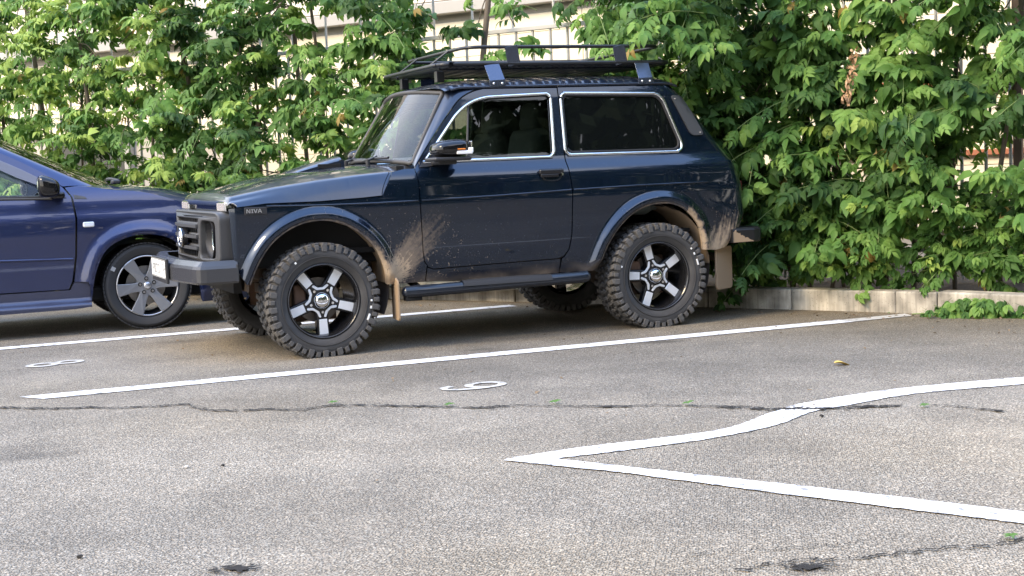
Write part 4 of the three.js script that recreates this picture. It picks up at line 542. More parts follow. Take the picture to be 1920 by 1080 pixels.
offroadWheel(car, -2.2, 0.325, 0.697, 1, -88 * R90, 0.04); offroadWheel(car, 0, 0.325, 0.697, 1, 105 * R90); offroadWheel(car, -2.2, 0.325, -0.697, -1, 0.4, 0.04); offroadWheel(car, 0, 0.325, -0.697, -1, 0.9);
// roof rack
{
  const plate = std([0.1, 0.12, 0.165], 0.26, 0.8), rack = node(car, 'roof_rack'), blk = std([0.012, 0.013, 0.015], 0.32), yF = 1.695, yU = 1.797, zr = 0.59, xa = -1.34, xb = 0.27;
  const rect = (x0, x1, z, y, r) => roundPoly([[x0, -z], [x0, z], [x1, z], [x1, -z]], r, 6).map(([x, q]) => [x, y, q]);
  part(rack, 'rack_rail', tube(rect(xa, xb, zr, yF, 0.12), 0.0135, { closed: true, seg: 160, tension: 0.2, sides: 10 }), blk);
  part(rack, 'rack_rail', tube(rect(xa + 0.17, xb - 0.08, zr + 0.01, yU, 0.13), 0.011, { closed: true, seg: 160, tension: 0.2, sides: 10 }), blk);
  const slat = box(0.05, 0.012, 2 * zr - 0.02, 0, 0, 0, 0.003), round = rod([0, 0, -zr + 0.01], [0, 0, zr - 0.01], 0.015, 10);
  for (let i = 0; i < 27; i++) { const m = part(rack, 'slat', i % 2 ? slat : round, blk); m.position.set(xa + 0.07 + i * 0.057, yF - 0.004 - 0.006 * (i % 2), 0); }
  const dot = new THREE.CylinderGeometry(0.008, 0.008, 0.014, 8); for (let i = 1; i < 27; i += 2) { const hs = []; for (let k = 0; k < 34; k++) { const g = dot.clone(); g.translate(xa + 0.07 + i * 0.057, yF - 0.0105, -0.56 + k * 0.034); hs.push(g); } part(rack, 'slat_holes', hs, M.seal).userData.kind = 'stuff'; }
  part(rack, 'side_beam', [rod([xa + 0.05, yF - 0.012, 0.42], [xb - 0.05, yF - 0.012, 0.42], 0.012), rod([xa + 0.05, yF - 0.012, -0.42], [xb - 0.05, yF - 0.012, -0.42], 0.012)], blk);
  for (const s of [-1, 1]) {
    for (const x of [-0.845, -0.1]) part(rack, 'upright', flatBar([x - 0.005, yF - 0.01, s * (zr + 0.006)], [x - 0.03, yU + 0.004, s * (zr + 0.022)], 0.085, 0.007, [0, 0, s]), plate);
    for (const x of [-0.99, 0.035]) { const f = part(rack, 'mount', [flatBar([x, 1.552, s * 0.655], [x - 0.002, 1.592, s * 0.652], 0.105, 0.006, [0, 0, s]), flatBar([x, 1.588, s * 0.652], [x + (x < -0.5 ? -0.015 : 0.0), 1.69, s * 0.6], 0.1, 0.006, [0, 0.3, s])], plate); part(f, 'bolt', [-0.028, 0.028].map((d) => { const g = new THREE.SphereGeometry(0.0085, 10, 8); g.translate(x + d, 1.57, s * 0.66); return g; }), M.alu); }
  }
  for (const z of [0.3, -0.3]) part(rack, 'upright', flatBar([xa + 0.01, yF - 0.005, z], [xa + 0.165, yU + 0.003, z], 0.045, 0.007, [-0.6, 0.8, 0]), blk);
  for (const z of [0.35, -0.35]) part(rack, 'mount', box(0.05, 0.07, 0.05, -1.26, 1.635, z), blk);
}
// ---------------------------------------------------------------- blue car in the next bay (x to its nose, z to its right side)
{
  const bc = thing('parked_car', 'metallic blue car with dark six spoke wheels behind the off-road car\'s bumper', 'car'); bc.position.set(-2.909, 0, -10.99); bc.rotation.y = 0.39;
  const flake = dataTex(256, 256, (i, j) => { const f = 0.85 + 0.3 * hash2(i, j, 160); return [toS(0.019 * f), toS(0.03 * f), toS(0.095 * f)]; }, true); flake.repeat.set(3, 3);
  const blue = new THREE.MeshPhysicalMaterial({ map: flake, metalness: 0.6, roughness: 0.34, clearcoat: 1, clearcoatRoughness: 0.03, side: THREE.DoubleSide });
  const prof = soft([[0.16, 0.735], [0.24, 0.768], [0.36, 0.772], [0.55, 0.782], [0.72, 0.786], [0.82, 0.782], [0.86, 0.768], [0.93, 0.757], [0.975, 0.742], [1.0, 0.73], [1.06, 0.7], [1.4, 0.575], [1.48, 0.53]]);
  const aF = spl([[-0.385, 0.17], [-0.38, 0.248], [-0.332, 0.46], [-0.256, 0.592], [-0.123, 0.664], [0.027, 0.682], [0.175, 0.648], [0.288, 0.55], [0.36, 0.4], [0.385, 0.25], [0.388, 0.19]], 5), aB = aF.map(([x, y]) => [x - 2.6, y]);
  const noseX = (y) => interp([[0.15, 0.8], [0.25, 0.86], [0.5, 0.88], [0.6, 0.85], [0.75, 0.72], [0.9, 0.5], [1, 0.4]], y);
  const Z = (x, y) => { let z = prof(y) - 0.2 * Math.pow(sm(0.1, 1.0, x), 1.6) - 0.12 * sm(-2.3, -3.4, x) - rollOff(noseX(y) - x, 0.12); const d = Math.min(x > -1 ? distTo(aF, x, y) : 9, x < -1.8 ? distTo(aB, x, y) : 9); if (d < 0.14) z += 0.03 * (1 - sm(0.02, 0.12, d)) - 0.01 * (1 - sm(0, 0.012, d)); if (y < 0.31) z += 0.012 * sm(0.31, 0.29, y) * sm(0.5, 0.3, x); return z; };
  const pan2 = (o, hole) => panel(o, { hole, Z, cell: 0.022 });
  const doorFront = [[-0.515, 1.035], [-0.468, 0.967], [-0.45, 0.817], [-0.468, 0.555], [-0.498, 0.38], [-0.525, 0.325]];
  const topF = spl([[-0.42, 1.045], [-0.323, 1.032], [-0.2, 1.01], [0.008, 0.985], [0.156, 0.945], [0.323, 0.885], [0.5, 0.82], [0.7, 0.74]], 5);
  const nose = []; for (let y = 0.72; y > 0.17; y -= 0.04) nose.push([noseX(y), y]);
  const fen = pan2([[-0.507, 1.036], ...topF, ...nose, [0.78, 0.16], [0.4, 0.17], ...aF.slice(1, -1).reverse(), [-0.386, 0.34], [-0.4, 0.37], [-0.49, 0.375], [-0.461, 0.555], [-0.443, 0.817], [-0.461, 0.967]]);
  both(bc, 'fender', fen, blue);
  const dHole = roundPoly([[-0.665, 0.978], [-0.655, 1.085], [-0.8, 1.168], [-1.05, 1.292], [-1.3, 1.368], [-1.52, 1.392], [-1.56, 0.992]], [0.03, 0.03, 0.1, 0.1, 0.1, 0.03, 0.03]);
  const dOut = [...doorFront.slice().reverse().map((p) => [p[0] - 0.006, p[1]]), ...spl([[-0.6, 1.115], [-0.72, 1.19], [-0.92, 1.295], [-1.15, 1.38], [-1.4, 1.425], [-1.6, 1.44]], 4), [-1.62, 0.95], [-1.66, 0.6], [-1.62, 0.33]];
  const bd = both(bc, 'door', pan2(dOut, dHole), blue);
  const rHole = roundPoly([[-1.7, 0.996], [-1.67, 1.395], [-2.0, 1.395], [-2.35, 1.29], [-2.6, 1.08], [-2.62, 1.02]], 0.05);
  const bq = both(bc, 'quarter_panel', pan2([[-1.606, 1.44], [-1.9, 1.44], [-2.2, 1.4], [-2.5, 1.28], [-2.75, 1.12], [-3.2, 1.02], [-3.42, 0.9], [-3.45, 0.5], [-3.38, 0.2], [-2.99, 0.2], ...aB.slice(1, -1), [-2.215, 0.2], [-1.62, 0.325], [-1.668, 0.6], [-1.628, 0.95]], rHole), blue);
  both(bc, 'side_skirt', panel([[-0.384, 0.195], [-0.386, 0.335], [-0.4, 0.366], [-0.49, 0.371], [-0.52, 0.318], [-2.2, 0.318], [-2.2, 0.17], [-0.5, 0.185]], { Z: (x, y) => 0.772 + 0.03 * sm(0.27, 0.2, y) + 0.012 * sm(0.235, 0.225, y) - 0.018 * sm(0.18, 0.165, y), cell: 0.02, depth: 0.05 }), phy([0.04, 0.046, 0.085], 0.3, 0.4, { clearcoat: 0.6, clearcoatRoughness: 0.15 }));
  for (const [i, s] of [[0, 1], [1, -1]]) {
    const fl = (g) => (s < 0 ? mirrorZ(g) : g), Zi = (x, y) => Z(x, y) - 0.008;
    part(bd[i], 'door_window', fl(panel(dHole, { Z: Zi, cell: 0.06, depth: 0.001 })), M.glassClear); part(bq[i], 'rear_window', fl(panel(rHole, { Z: Zi, cell: 0.06, depth: 0.001 })), M.glassTint);
    part(bd[i], 'window_rubber', fl(tube(onSurf(dHole, Z, 0), 0.008, { closed: true, seg: 140, tension: 0.3 })), M.rubber);
    part(bd[i], 'wind_deflector', fl(panel([...spl([[-0.64, 1.09], [-0.8, 1.182], [-1.05, 1.3], [-1.3, 1.378], [-1.5, 1.4]], 4), [-1.5, 1.35], [-1.3, 1.325], [-1.05, 1.24], [-0.82, 1.118], [-0.68, 1.058]], { Z: (x, y) => Z(x, y) + 0.016, cell: 0.04, depth: 0.004 })), phy([0.25, 0.27, 0.36], 0.02, 0, { transmission: 0.6, thickness: 0 }));
    part(bd[i], 'belt_trim', fl(tube(onSurf([[-0.6, 0.962], [-0.9, 0.972], [-1.2, 0.98], [-1.57, 0.986]], Z, 0.002), 0.009, { seg: 20 })), M.seal);
    part(bd[i], 'side_moulding', fl(tube(onSurf([[-0.49, 0.536], [-0.8, 0.545], [-1.2, 0.555], [-1.6, 0.56]], Z, 0.0), 0.009, { seg: 24 })), blue);
    part(bd[i], 'window_corner', fl(panel([[-0.668, 1.07], [-0.53, 1.0], [-0.505, 0.962], [-0.668, 0.972]], { Z: (x, y) => Z(x, y) + 0.004, cell: 0.05 })), M.greyPlastic);
    part(bd[i], 'fender_corner', fl(panel([[-0.455, 0.985], [-0.45, 0.955], [-0.365, 0.952], [-0.38, 0.968]], { Z: (x, y) => Z(x, y) + 0.004, cell: 0.05 })), M.greyPlastic);
    const sh = new THREE.SphereGeometry(1, 24, 16), p = sh.attributes.position; for (let k = 0; k < p.count; k++) { let x = p.getX(k), y = p.getY(k), z = p.getZ(k); const e = (v, q) => Math.sign(v) * Math.pow(Math.abs(v), q); x = e(x, 0.6); y = e(y, 0.62); z = e(z, 0.6); p.setXYZ(k, -0.63 + 0.075 * x, 1.045 + 0.07 * y * (1 - 0.22 * x) - 0.012 * x, 0.875 + 0.095 * z); } sh.computeVertexNormals();
    const wm = part(bd[i], 'wing_mirror', fl(sh), M.gloss); part(wm, 'mirror_foot', fl(box(0.1, 0.05, 0.14, -0.57, 0.985, 0.79, 0.02)), M.gloss);
    part(bc, 'side_repeater', fl(box(0.078, 0.038, 0.02, -0.37, 0.772, Z(-0.37, 0.772), 0.014)), M.white);
    part(bc, 'arch_liner', surf(24, 4, (u, v) => { const a = lerp(0.0, 1.0, u) * Math.PI; return [0.01 + 0.375 * Math.cos(a), 0.3 + 0.36 * Math.sin(a), s * lerp(0.3, 0.765, v)]; }), M.dark);
    part(bc, 'pillar', surf(8, 24, (u, v) => { const A = [lerp(-0.52, -1.15, v), lerp(1.045, 1.388, v) + 0.028 * Math.sin(v * Math.PI), 0], B = [lerp(-0.3, -0.98, v), lerp(1.035, 1.375, v), 0.66 - 0.13 * v]; A[2] = Z(A[0], A[1]) - 0.002; const C = [lerp(A[0], B[0], 0.6), lerp(A[1], B[1], 0.5) + 0.012, A[2] - 0.004]; const w = 1 - u; return [0, 1, 2].map((n) => (w * w * A[n] + 2 * w * u * C[n] + u * u * B[n]) * (n === 2 ? s : 1)); }), blue);
  }
  // hood, windscreen, roof, nose
  const hTop = (x) => interp([[-0.42, 1.045], [-0.323, 1.032], [-0.2, 1.01], [0.008, 0.985], [0.156, 0.945], [0.323, 0.885], [0.5, 0.82], [0.7, 0.74], [0.8, 0.68]], x);
  part(bc, 'hood', surf(30, 40, (u, v) => { const t = u * 2 - 1, x = lerp(-0.42 + 0.16 * (1 - t * t), 0.74 + 0.1 * (1 - t * t), v), y0 = hTop(Math.min(x, 0.7)), zz = Z(Math.min(x, 0.6), y0) - 0.003, cr = 0.042 + 0.085 * sm(0.1, 0.75, v) - 0.06 * sm(0.8, 1, v); return [x, y0 + cr * Math.pow(1 - Math.pow(Math.abs(t), 2.5), 0.8) - 0.02 * sm(0.6, 0.84, x), t * zz]; }, (q) => [q[0] * 0.5, q[2] * 0.5]), blue);
  part(bc, 'windscreen', surf(20, 12, (u, v) => { const t = u * 2 - 1, b = 1 - t * t; return [lerp(-0.3, -0.98, v) + 0.17 * b * (1 - 0.4 * v), lerp(1.03, 1.375, v) + 0.03 * b, t * (0.665 - 0.13 * v)]; }), M.glassTint);
  part(bc, 'wiper', [tube([[-0.1, 1.07, 0.45], [-0.12, 1.085, 0.15], [-0.1, 1.085, -0.25]], 0.012), box(0.06, 0.03, 0.12, -0.13, 1.062, 0.48, 0.012)], M.blackPlastic);
  part(bc, 'roof', surf(24, 30, (u, v) => { const t = u * 2 - 1, x = lerp(-0.97, -2.62, v), yd = interp([[-2.75, 1.12], [-2.5, 1.28], [-2.2, 1.4], [-1.9, 1.44], [-1.6, 1.44], [-1.4, 1.425], [-1.15, 1.385], [-0.97, 1.372]], x); return [x + 0.11 * (1 - t * t) * (v < 0.3 ? 1 - v / 0.3 : 0), yd + 0.045 * Math.pow(1 - Math.pow(Math.abs(t), 2.6), 0.6), t * (Z(x, yd) - 0.002)]; }), blue);
  part(bc, 'front_bumper', surf(24, 14, (u, v) => { const t = u * 2 - 1, y = lerp(0.16, 0.74, v); return [noseX(y) - 0.015 + 0.06 * (1 - t * t), y, t * (Z(noseX(y) - 0.02, y) - 0.004)]; }), blue);
  for (const s of [-1, 1]) part(bc, 'headlight', box(0.22, 0.1, 0.22, 0.72, 0.66, s * 0.47, 0.03, [0, -s * 0.5, 0]), M.chrome);
  part(bc, 'tail', surf(16, 14, (u, v) => { const t = u * 2 - 1, y = lerp(0.2, 1.05, v); return [interp([[0.2, -3.38], [0.5, -3.45], [0.9, -3.42], [1.05, -3.15]], y) - 0.04 * (1 - t * t), y, t * 0.64]; }), blue); part(bc, 'boot_lid', surf(16, 8, (u, v) => { const t = u * 2 - 1, x = lerp(-2.6, -3.17, v); return [x, lerp(1.22, 1.04, v), t * lerp(0.62, 0.64, v)]; }), blue);
  part(bc, 'underbody', [box(3.9, 0.1, 1.3, -1.25, 0.27, 0, 0.02), box(0.9, 0.3, 1.0, 0.1, 0.45, 0, 0.02), box(0.05, 0.6, 1.4, -0.42, 0.72, 0, 0)], M.dark);
  part(bc, 'dashboard', box(0.5, 0.16, 1.3, -0.62, 0.9, 0, 0.06), std([0.5, 0.49, 0.44], 0.8)); for (const z of [0.36, -0.36]) { const s = part(bc, 'seat', [box(0.5, 0.16, 0.5, -1.45, 0.5, z, 0.05), box(0.16, 0.62, 0.48, -1.72, 0.82, z, 0.06, [0, 0, 0.22])], std([0.7, 0.68, 0.6], 0.9)); part(s, 'headrest', box(0.1, 0.17, 0.26, -1.82, 1.2, z, 0.04), std([0.7, 0.68, 0.6], 0.9)); }
  // wheels
  const tm = std([0.03, 0.03, 0.031], 0.75), spokeM = std([0.3, 0.31, 0.33], 0.38, 0.6), lipM = std([0.65, 0.65, 0.67], 0.28, 0.8);
  const roadWheel = (x, z, s, spin) => {
    const w = node(bc, 'wheel'); w.position.set(x, 0.312, z); w.rotation.y = s < 0 ? Math.PI : 0; const R = 0.316, r = 0.222, wd = 0.205;
    const ty = part(w, 'tyre', lathe(tyreProfile(R, r, wd), 72), tm); const gr = []; for (let i = 0; i < 64; i++) for (const sd of [-1, 1]) { const g = new THREE.BoxGeometry(0.022, 0.008, 0.045); g.translate(0, R - 0.009, sd * wd * 0.4); g.rotateZ((i / 64) * 6.2832); gr.push(g); } part(ty, 'tread', gr, tm);
    part(ty, 'paint_mark', (() => { const g = new THREE.BoxGeometry(0.03, 0.03, 0.003); g.translate(0.27, 0, wd * 0.52); g.rotateZ(2.62); return g; })(), std([0.3, 0.3, 0.3], 0.8));
    const rim = part(w, 'rim', lathe([[r - 0.03, -wd * 0.4], [r - 0.024, 0.0], [r - 0.016, wd * 0.34], [r - 0.004, wd * 0.42], [r + 0.002, wd * 0.45]], 64), std([0.05, 0.052, 0.056], 0.35, 0.6)); part(rim, 'rim_lip', (() => { const g = new THREE.TorusGeometry(r - 0.008, 0.0055, 8, 72); g.translate(0, 0, wd * 0.43); return g; })(), lipM);
    for (let i = 0; i < 6; i++) { const S = new THREE.Shape([[0.03, -0.032], [0.1, -0.028], [0.21, -0.043], [0.213, 0.043], [0.1, 0.028], [0.03, 0.032]].map((p) => new THREE.Vector2(...p))), g = new THREE.ExtrudeGeometry(S, { depth: 0.02, bevelEnabled: true, bevelSize: 0.003, bevelThickness: 0.003, bevelSegments: 2 }), q = g.attributes.position; for (let k = 0; k < q.count; k++) q.setZ(k, q.getZ(k) + 0.055 + 0.018 * sm(0.05, 0.2, q.getX(k))); g.computeVertexNormals(); g.rotateZ(spin + (i / 6) * 6.2832); part(rim, 'spoke', g, spokeM); }
    part(rim, 'hub', (() => { const g = new THREE.CylinderGeometry(0.07, 0.08, 0.05, 32); g.rotateX(Math.PI / 2); g.translate(0, 0, 0.055); return g; })(), spokeM); part(rim, 'hub_cap', lathe([[0, 0.093], [0.018, 0.091], [0.027, 0.085], [0.028, 0.07]], 28), M.alu);
    for (let i = 0; i < 5; i++) { const g = merge([(() => { const q = new THREE.CylinderGeometry(0.0145, 0.0145, 0.006, 16); q.rotateX(Math.PI / 2); q.translate(0.052, 0, 0.081); return q; })()]); g.rotateZ(spin + 0.3 + (i / 5) * 6.2832); const n = part(rim, 'lug_recess', g, M.dark); const h = new THREE.CylinderGeometry(0.009, 0.009, 0.022, 6); h.rotateX(Math.PI / 2); h.translate(0.052, 0, 0.083); h.rotateZ(spin + 0.3 + (i / 5) * 6.2832); part(rim, 'lug_nut', h, M.steel); }
    part(w, 'brake_disc', (() => { const g = new THREE.CylinderGeometry(0.14, 0.14, 0.03, 40); g.rotateX(Math.PI / 2); g.translate(0, 0, -0.01); return g; })(), M.steel);
  };
  roadWheel(0.015, 0.655, 1, 0.12); roadWheel(-2.6, 0.655, 1, 0.4); roadWheel(0.015, -0.655, -1, 0.3); roadWheel(-2.6, -0.655, -1, 0);
}
// ---------------------------------------------------------------- hedge: box elder shrubs and creepers along the fence
function leaflet(L, Wd, fold, bend, teeth = 0) { // along +x, face up
  const st = [0, 0.14, 0.3, 0.48, 0.64, 0.8, 0.92, 1], P = [], I = [];
  st.forEach((t, i) => { const w = i === 7 ? 0 : Wd * 0.5 * Math.pow(Math.sin(Math.PI * Math.pow(Math.min(0.985, t + 0.02), 0.72)), 0.9) * (teeth && i % 2 ? 1 + teeth : 1) + 0.001, y = -bend * t * t * L, x = L * t * (1 - 0.1 * bend * t); P.push(x, y + fold * w, -w, x, y, 0, x, y + fold * w, w); });
  for (let i = 0; i < 7; i++) { const a = i * 3; I.push(a, a + 1, a + 3, a + 1, a + 4, a + 3, a + 1, a + 2, a + 4, a + 2, a + 5, a + 4); }
  const g = new THREE.BufferGeometry(); g.setAttribute('position', new THREE.Float32BufferAttribute(P, 3)); g.setIndex(I); g.computeVertexNormals(); return g;
}
function compound(R, kind) {
  const list = []; const add = (x, ang, L, W2, roll, pitch) => { const g = leaflet(L, W2, 0.18 + 0.3 * R(), 0.15 + 0.4 * R(), kind === 0 ? 0.16 : 0.03); g.rotateX(roll); g.rotateZ(-pitch); g.rotateY(ang); g.translate(x, -0.25 * x * x * 4, 0); list.push(g); };
  if (kind === 3) { for (const x of [0.04, 0.08, 0.12]) for (const s of [-1, 1]) add(x, s * (0.75 + 0.3 * R()), 0.075, 0.026, s * 0.3, 0.1 + 0.4 * R()); add(0.15, 0, 0.08, 0.03, 0, 0.3); list.push(rod([0, 0, 0], [0.155, -0.024, 0], 0.0013, 4)); }
  else if (kind === 0) { const k = 0.9 + 0.2 * R(); for (const x of [0.055, 0.105]) for (const s of [-1, 1]) add(x, s * (0.85 + 0.3 * R()), 0.085 * k, 0.042 * k, s * 0.25, 0.25 + 0.4 * R()); add(0.13, (R() - 0.5) * 0.2, 0.1 * k, 0.052 * k, 0, 0.35 + 0.3 * R()); list.push(rod([0, 0, 0], [0.135, -0.018, 0], 0.0014, 4)); }
  else if (kind === 1) { for (const s of [-1, 0, 1]) add(0.075, s * (0.8 + 0.25 * R()), 0.1 + 0.02 * R(), 0.058, s * 0.2, 0.3 + 0.35 * R()); list.push(rod([0, 0, 0], [0.078, -0.006, 0], 0.0014, 4)); }
  else { for (const [a, k] of [[-1.25, 0.7], [-0.62, 0.92], [0, 1], [0.62, 0.92], [1.25, 0.7]]) add(0.06, a, 0.105 * k, 0.048 * k, 0, 0.2 + 0.5 * R()); list.push(rod([0, 0, 0], [0.062, -0.004, 0], 0.0015, 4)); }
  return merge(list);
}
const LR = mulberry(2024), leafGeo = [0, 0, 0, 1, 1, 2, 2, 3, 3].map((k) => compound(LR, k));
const spots = dataTex(64, 64, (i, j) => { const f = 0.86 + 0.24 * fbm(i / 7, j / 7, 3, 0, 170); return [f, f, f * 0.95]; });
const leafM = (c) => new THREE.MeshPhysicalMaterial({ color: rgb(...c), roughness: 0.62, transmission: 0.48, thickness: 0, side: THREE.DoubleSide, specularIntensity: 0.4 });
const leafTones = [[0.045, 0.112, 0.024], [0.075, 0.17, 0.034], [0.12, 0.25, 0.048], [0.21, 0.36, 0.075], [0.34, 0.47, 0.1], [0.36, 0.26, 0.07]], leafMats = leafTones.map(leafM), leafWhite = leafM([1, 1, 1]);
const bark = std([0.13, 0.105, 0.08], 0.95), greenStem = std([0.16, 0.22, 0.07], 0.7);
// how much leaf stands at (s, y) of the hedge
function density(s, y) {
  const n = fbm(s * 1.7 + 20, y * 2.2, 3, 0, 180), m = fbm(s * 6 + 3, y * 6, 2, 0, 181), gap = sm(0.28, 0.5, n) * (0.55 + 0.45 * sm(0.3, 0.55, m));
  if (s < -1.1) return lerp(0.95, 0.8, sm(1.5, 2.1, y)) * lerp(0.5, 1, gap);
  if (s < 0.75) return lerp(1.0, 0.34, sm(1.45, 1.8, y)) * gap;
  return lerp(1.0, 0.85, sm(1.8, 2.3, y)) * lerp(0.35, 1, gap);
}
const qa = new THREE.Quaternion(), X1 = V(1, 0, 0), camP = camera.position;
function orient(dir, up) { const x = dir.clone().normalize(), y = up.clone().addScaledVector(x, -up.dot(x)).normalize(), z = x.clone().cross(y); return new THREE.Quaternion().setFromRotationMatrix(new THREE.Matrix4().makeBasis(x, y, z)); }
function shrub(label, category, group, { s0, s1, y0, y1, o0 = -0.12, o1 = 0.7, shoots, kinds, tones, size = 1, stems = 3, seed, keep = () => true, name = 'shrub', limit = 230, flop = 0.35, outward = 0.75, extra }) {
  const R = mulberry(seed), t = thing(name, label, category, group), leaves = [], wood = [], green = [], centre = W3((s0 + s1) / 2, (o0 + o1) / 2, 0.1); t.position.copy(centre);
  const roots = []; for (let i = 0; i < stems; i++) { const s = lerp(s0, s1, (i + 0.2 + 0.6 * R()) / stems), o = lerp(o0 + 0.3, o1 - 0.1, R()), lean = (R() - 0.5) * 0.5, h = lerp(y1 * 0.75, y1, R()); const p = [0, 0.35, 0.7, 1].map((k) => W3(s + lean * k * k + 0.06 * (R() - 0.5), o + 0.12 * (R() - 0.5) * k, lerp(0.05, h, k))); roots.push(p); wood.push(tube(p, 0.012 + 0.012 * R(), { seg: 14, sides: 6 })); }
  for (let tries = 0; tries < shoots + (extra?.n ?? 0); tries++) {
    const ex = tries >= shoots, A = ex ? extra : { s0, s1, y0, y1 }, s = lerp(A.s0, A.s1, (0.5 + tries * 0.7548777 + 0.1 * R()) % 1), y = lerp(A.y0, A.y1, (0.5 + tries * 0.5698403 + 0.1 * R()) % 1); if (!ex && (R() > density(s, y) || !keep(s, y))) continue;
    const o = ex ? lerp(extra.o0, extra.o1, R()) : lerp(o0 + 0.1, o1, Math.pow(R(), 1.15)), start = W3(s, o, y), ang = (R() - 0.5) * 2.6, dir = V(0, 0, 0).addScaledVector(V(-KN[0], 0, -KN[1]), Math.cos(ang) * outward).addScaledVector(V(KD[0], 0, KD[1]), Math.sin(ang)).add(V(0, -0.35 + 1.5 * R(), 0)).normalize();
    const L = (0.22 + 0.34 * R()) * size, n = Math.round(4 + 4 * R()), tone = tones[(R() * tones.length) | 0], pts = [];
    for (let k = 0; k <= n; k++) { const q = k / n; pts.push(start.clone().addScaledVector(dir, L * q).add(V(0, -flop * L * q * q, 0))); }
    green.push(tube(pts, 0.0028, { seg: 6, sides: 4 }));
    const near = roots.reduce((b, p) => { for (const q of p) if (q.distanceTo(start) < b[0]) b = [q.distanceTo(start), q]; return b; }, [0.6, null])[1]; if (near && R() < 0.35) wood.push(tube([near, near.clone().lerp(start, 0.5).add(V(0, 0.04, 0)), start], 0.005, { seg: 6, sides: 5 }));
    for (let k = 1; k <= n; k++) for (const side of k === n ? [0, 1, -1] : [1, -1]) {
      const p = pts[k].clone(), tan = pts[k].clone().sub(pts[k - 1]).normalize(), lat = tan.clone().cross(V(0, 1, 0)).normalize(); if (R() < 0.12) continue;
      const d = tan.clone().multiplyScalar(0.55 + 0.4 * R()).addScaledVector(lat, side * (0.7 + 0.4 * R())).add(V(0, 0.15 - 0.75 * R(), 0)).normalize();
      const up = V(0, 0.25 + 0.75 * R(), 0).addScaledVector(V(-KN[0], 0, -KN[1]), 0.2 + 0.8 * R()).add(V((R() - 0.5) * 1.3, (R() - 0.5) * 0.6, (R() - 0.5) * 1.3));
      const young = k >= n - 1 ? 1 : 0; leaves.push({ p, q: orient(d, up), k: size * (young ? 0.5 + 0.35 * R() : 0.7 + 0.65 * R() * R() + 0.15 * R()), g: kinds[(R() * kinds.length) | 0], tone: R() < 0.007 ? 5 : Math.min(4, Math.max(0, tone + (young && R() < 0.6 ? 1 : 0) + (R() < 0.15 ? -1 : 0))), d: p.distanceTo(camP) }); }
  }
  const rel = (g) => g.translate(-centre.x, -centre.y, -centre.z);
  part(t, 'trunk', rel(merge(wood)), bark); const tw = part(t, 'twigs', rel(merge(green)), greenStem); tw.userData.kind = 'stuff';
  leaves.sort((a, b) => a.d - b.d); const single = leaves.slice(0, limit), rest = leaves.slice(limit);
  for (const l of single) { const m = part(t, 'leaf', leafGeo[l.g], leafMats[l.tone]); m.position.copy(l.p).sub(centre); m.quaternion.copy(l.q); m.scale.setScalar(l.k); }
  const byG = {}; rest.forEach((l) => (byG[l.g] ??= []).push(l));
  const fol = node(t, 'foliage'); fol.userData.kind = 'stuff'; const mt = new THREE.Matrix4(), c = new THREE.Color();
  for (const [g, list] of Object.entries(byG)) { const im = shade(new THREE.InstancedMesh(leafGeo[g], leafWhite, list.length)); im.name = 'leaves'; im.userData.kind = 'stuff'; list.forEach((l, i) => { mt.compose(l.p.clone().sub(centre), l.q, V(l.k, l.k, l.k)); im.setMatrixAt(i, mt); const f = leafTones[l.tone], v = 0.85 + 0.3 * R(); c.setRGB(f[0] * v, f[1] * v, f[2] * v); im.setColorAt(i, c); }); fol.add(im); }
  return t;
}
const GR = 'shrubs along the fence', elder = [0, 1, 7, 8], mix = [0, 1, 2, 3, 7, 8], broad = [3, 4, 5], creeper = [5, 6, 3];
shrub('leafy shrub at the far left edge above the blue car\'s roof', 'shrub', null, { s0: -8.2, s1: -6.3, y0: 0.7, y1: 3.3, shoots: 205, kinds: elder, tones: [1, 2, 3, 3, 4], seed: 1, size: 0.95 });
shrub('tall shrub with gaps above the blue car\'s windscreen', 'shrub', null, { s0: -6.5, s1: -5.0, y0: 0.7, y1: 3.2, shoots: 225, kinds: mix, tones: [1, 2, 3, 3, 4], seed: 2, size: 0.92 });
shrub('shrub behind the blue car\'s hood with pale young shoots', 'shrub', null, { s0: -5.1, s1: -3.7, y0: 0.35, y1: 3.1, shoots: 265, kinds: mix, tones: [1, 2, 2, 3, 3, 4], seed: 3, size: 0.92 });
shrub('dense dark green shrub directly behind the off-road car\'s hood', 'shrub', null, { s0: -3.85, s1: -2.6, y0: 0.3, y1: 2.95, shoots: 260, kinds: mix, tones: [0, 1, 2, 2, 3], seed: 4, size: 0.95 });
shrub('shrub rising right behind the windscreen and wipers of the off-road car', 'shrub', null, { s0: -2.75, s1: -1.05, y0: 0.3, y1: 2.8, shoots: 310, kinds: mix, tones: [0, 1, 2, 2, 3], seed: 5, size: 0.95 });
shrub('sparse thin shrub on the bare stretch of fence above the roof rack', 'shrub', null, { s0: -1.75, s1: 0.75, y0: 0.3, y1: 2.75, o0: 0.2, o1: 0.95, shoots: 270, kinds: [0, 1], tones: [0, 1, 2, 2], seed: 6, size: 0.9 });
shrub('shrub hanging over the rear end of the roof rack', 'shrub', null, { s0: 0.6, s1: 1.65, y0: 0.5, y1: 2.6, o0: -0.1, shoots: 215, kinds: mix, tones: [1, 1, 2, 2], seed: 7, limit: 280, extra: { n: 20, s0: 1.6, s1: 2.05, y0: 1.75, y1: 2.4, o0: -0.7, o1: -0.25 } });
shrub('dark shrub right behind the off-road car\'s tail', 'shrub', null, { s0: 1.5, s1: 2.45, y0: 0.45, y1: 2.5, o0: -0.05, shoots: 200, kinds: mix, tones: [0, 1, 1, 2, 2], seed: 8, limit: 260 });
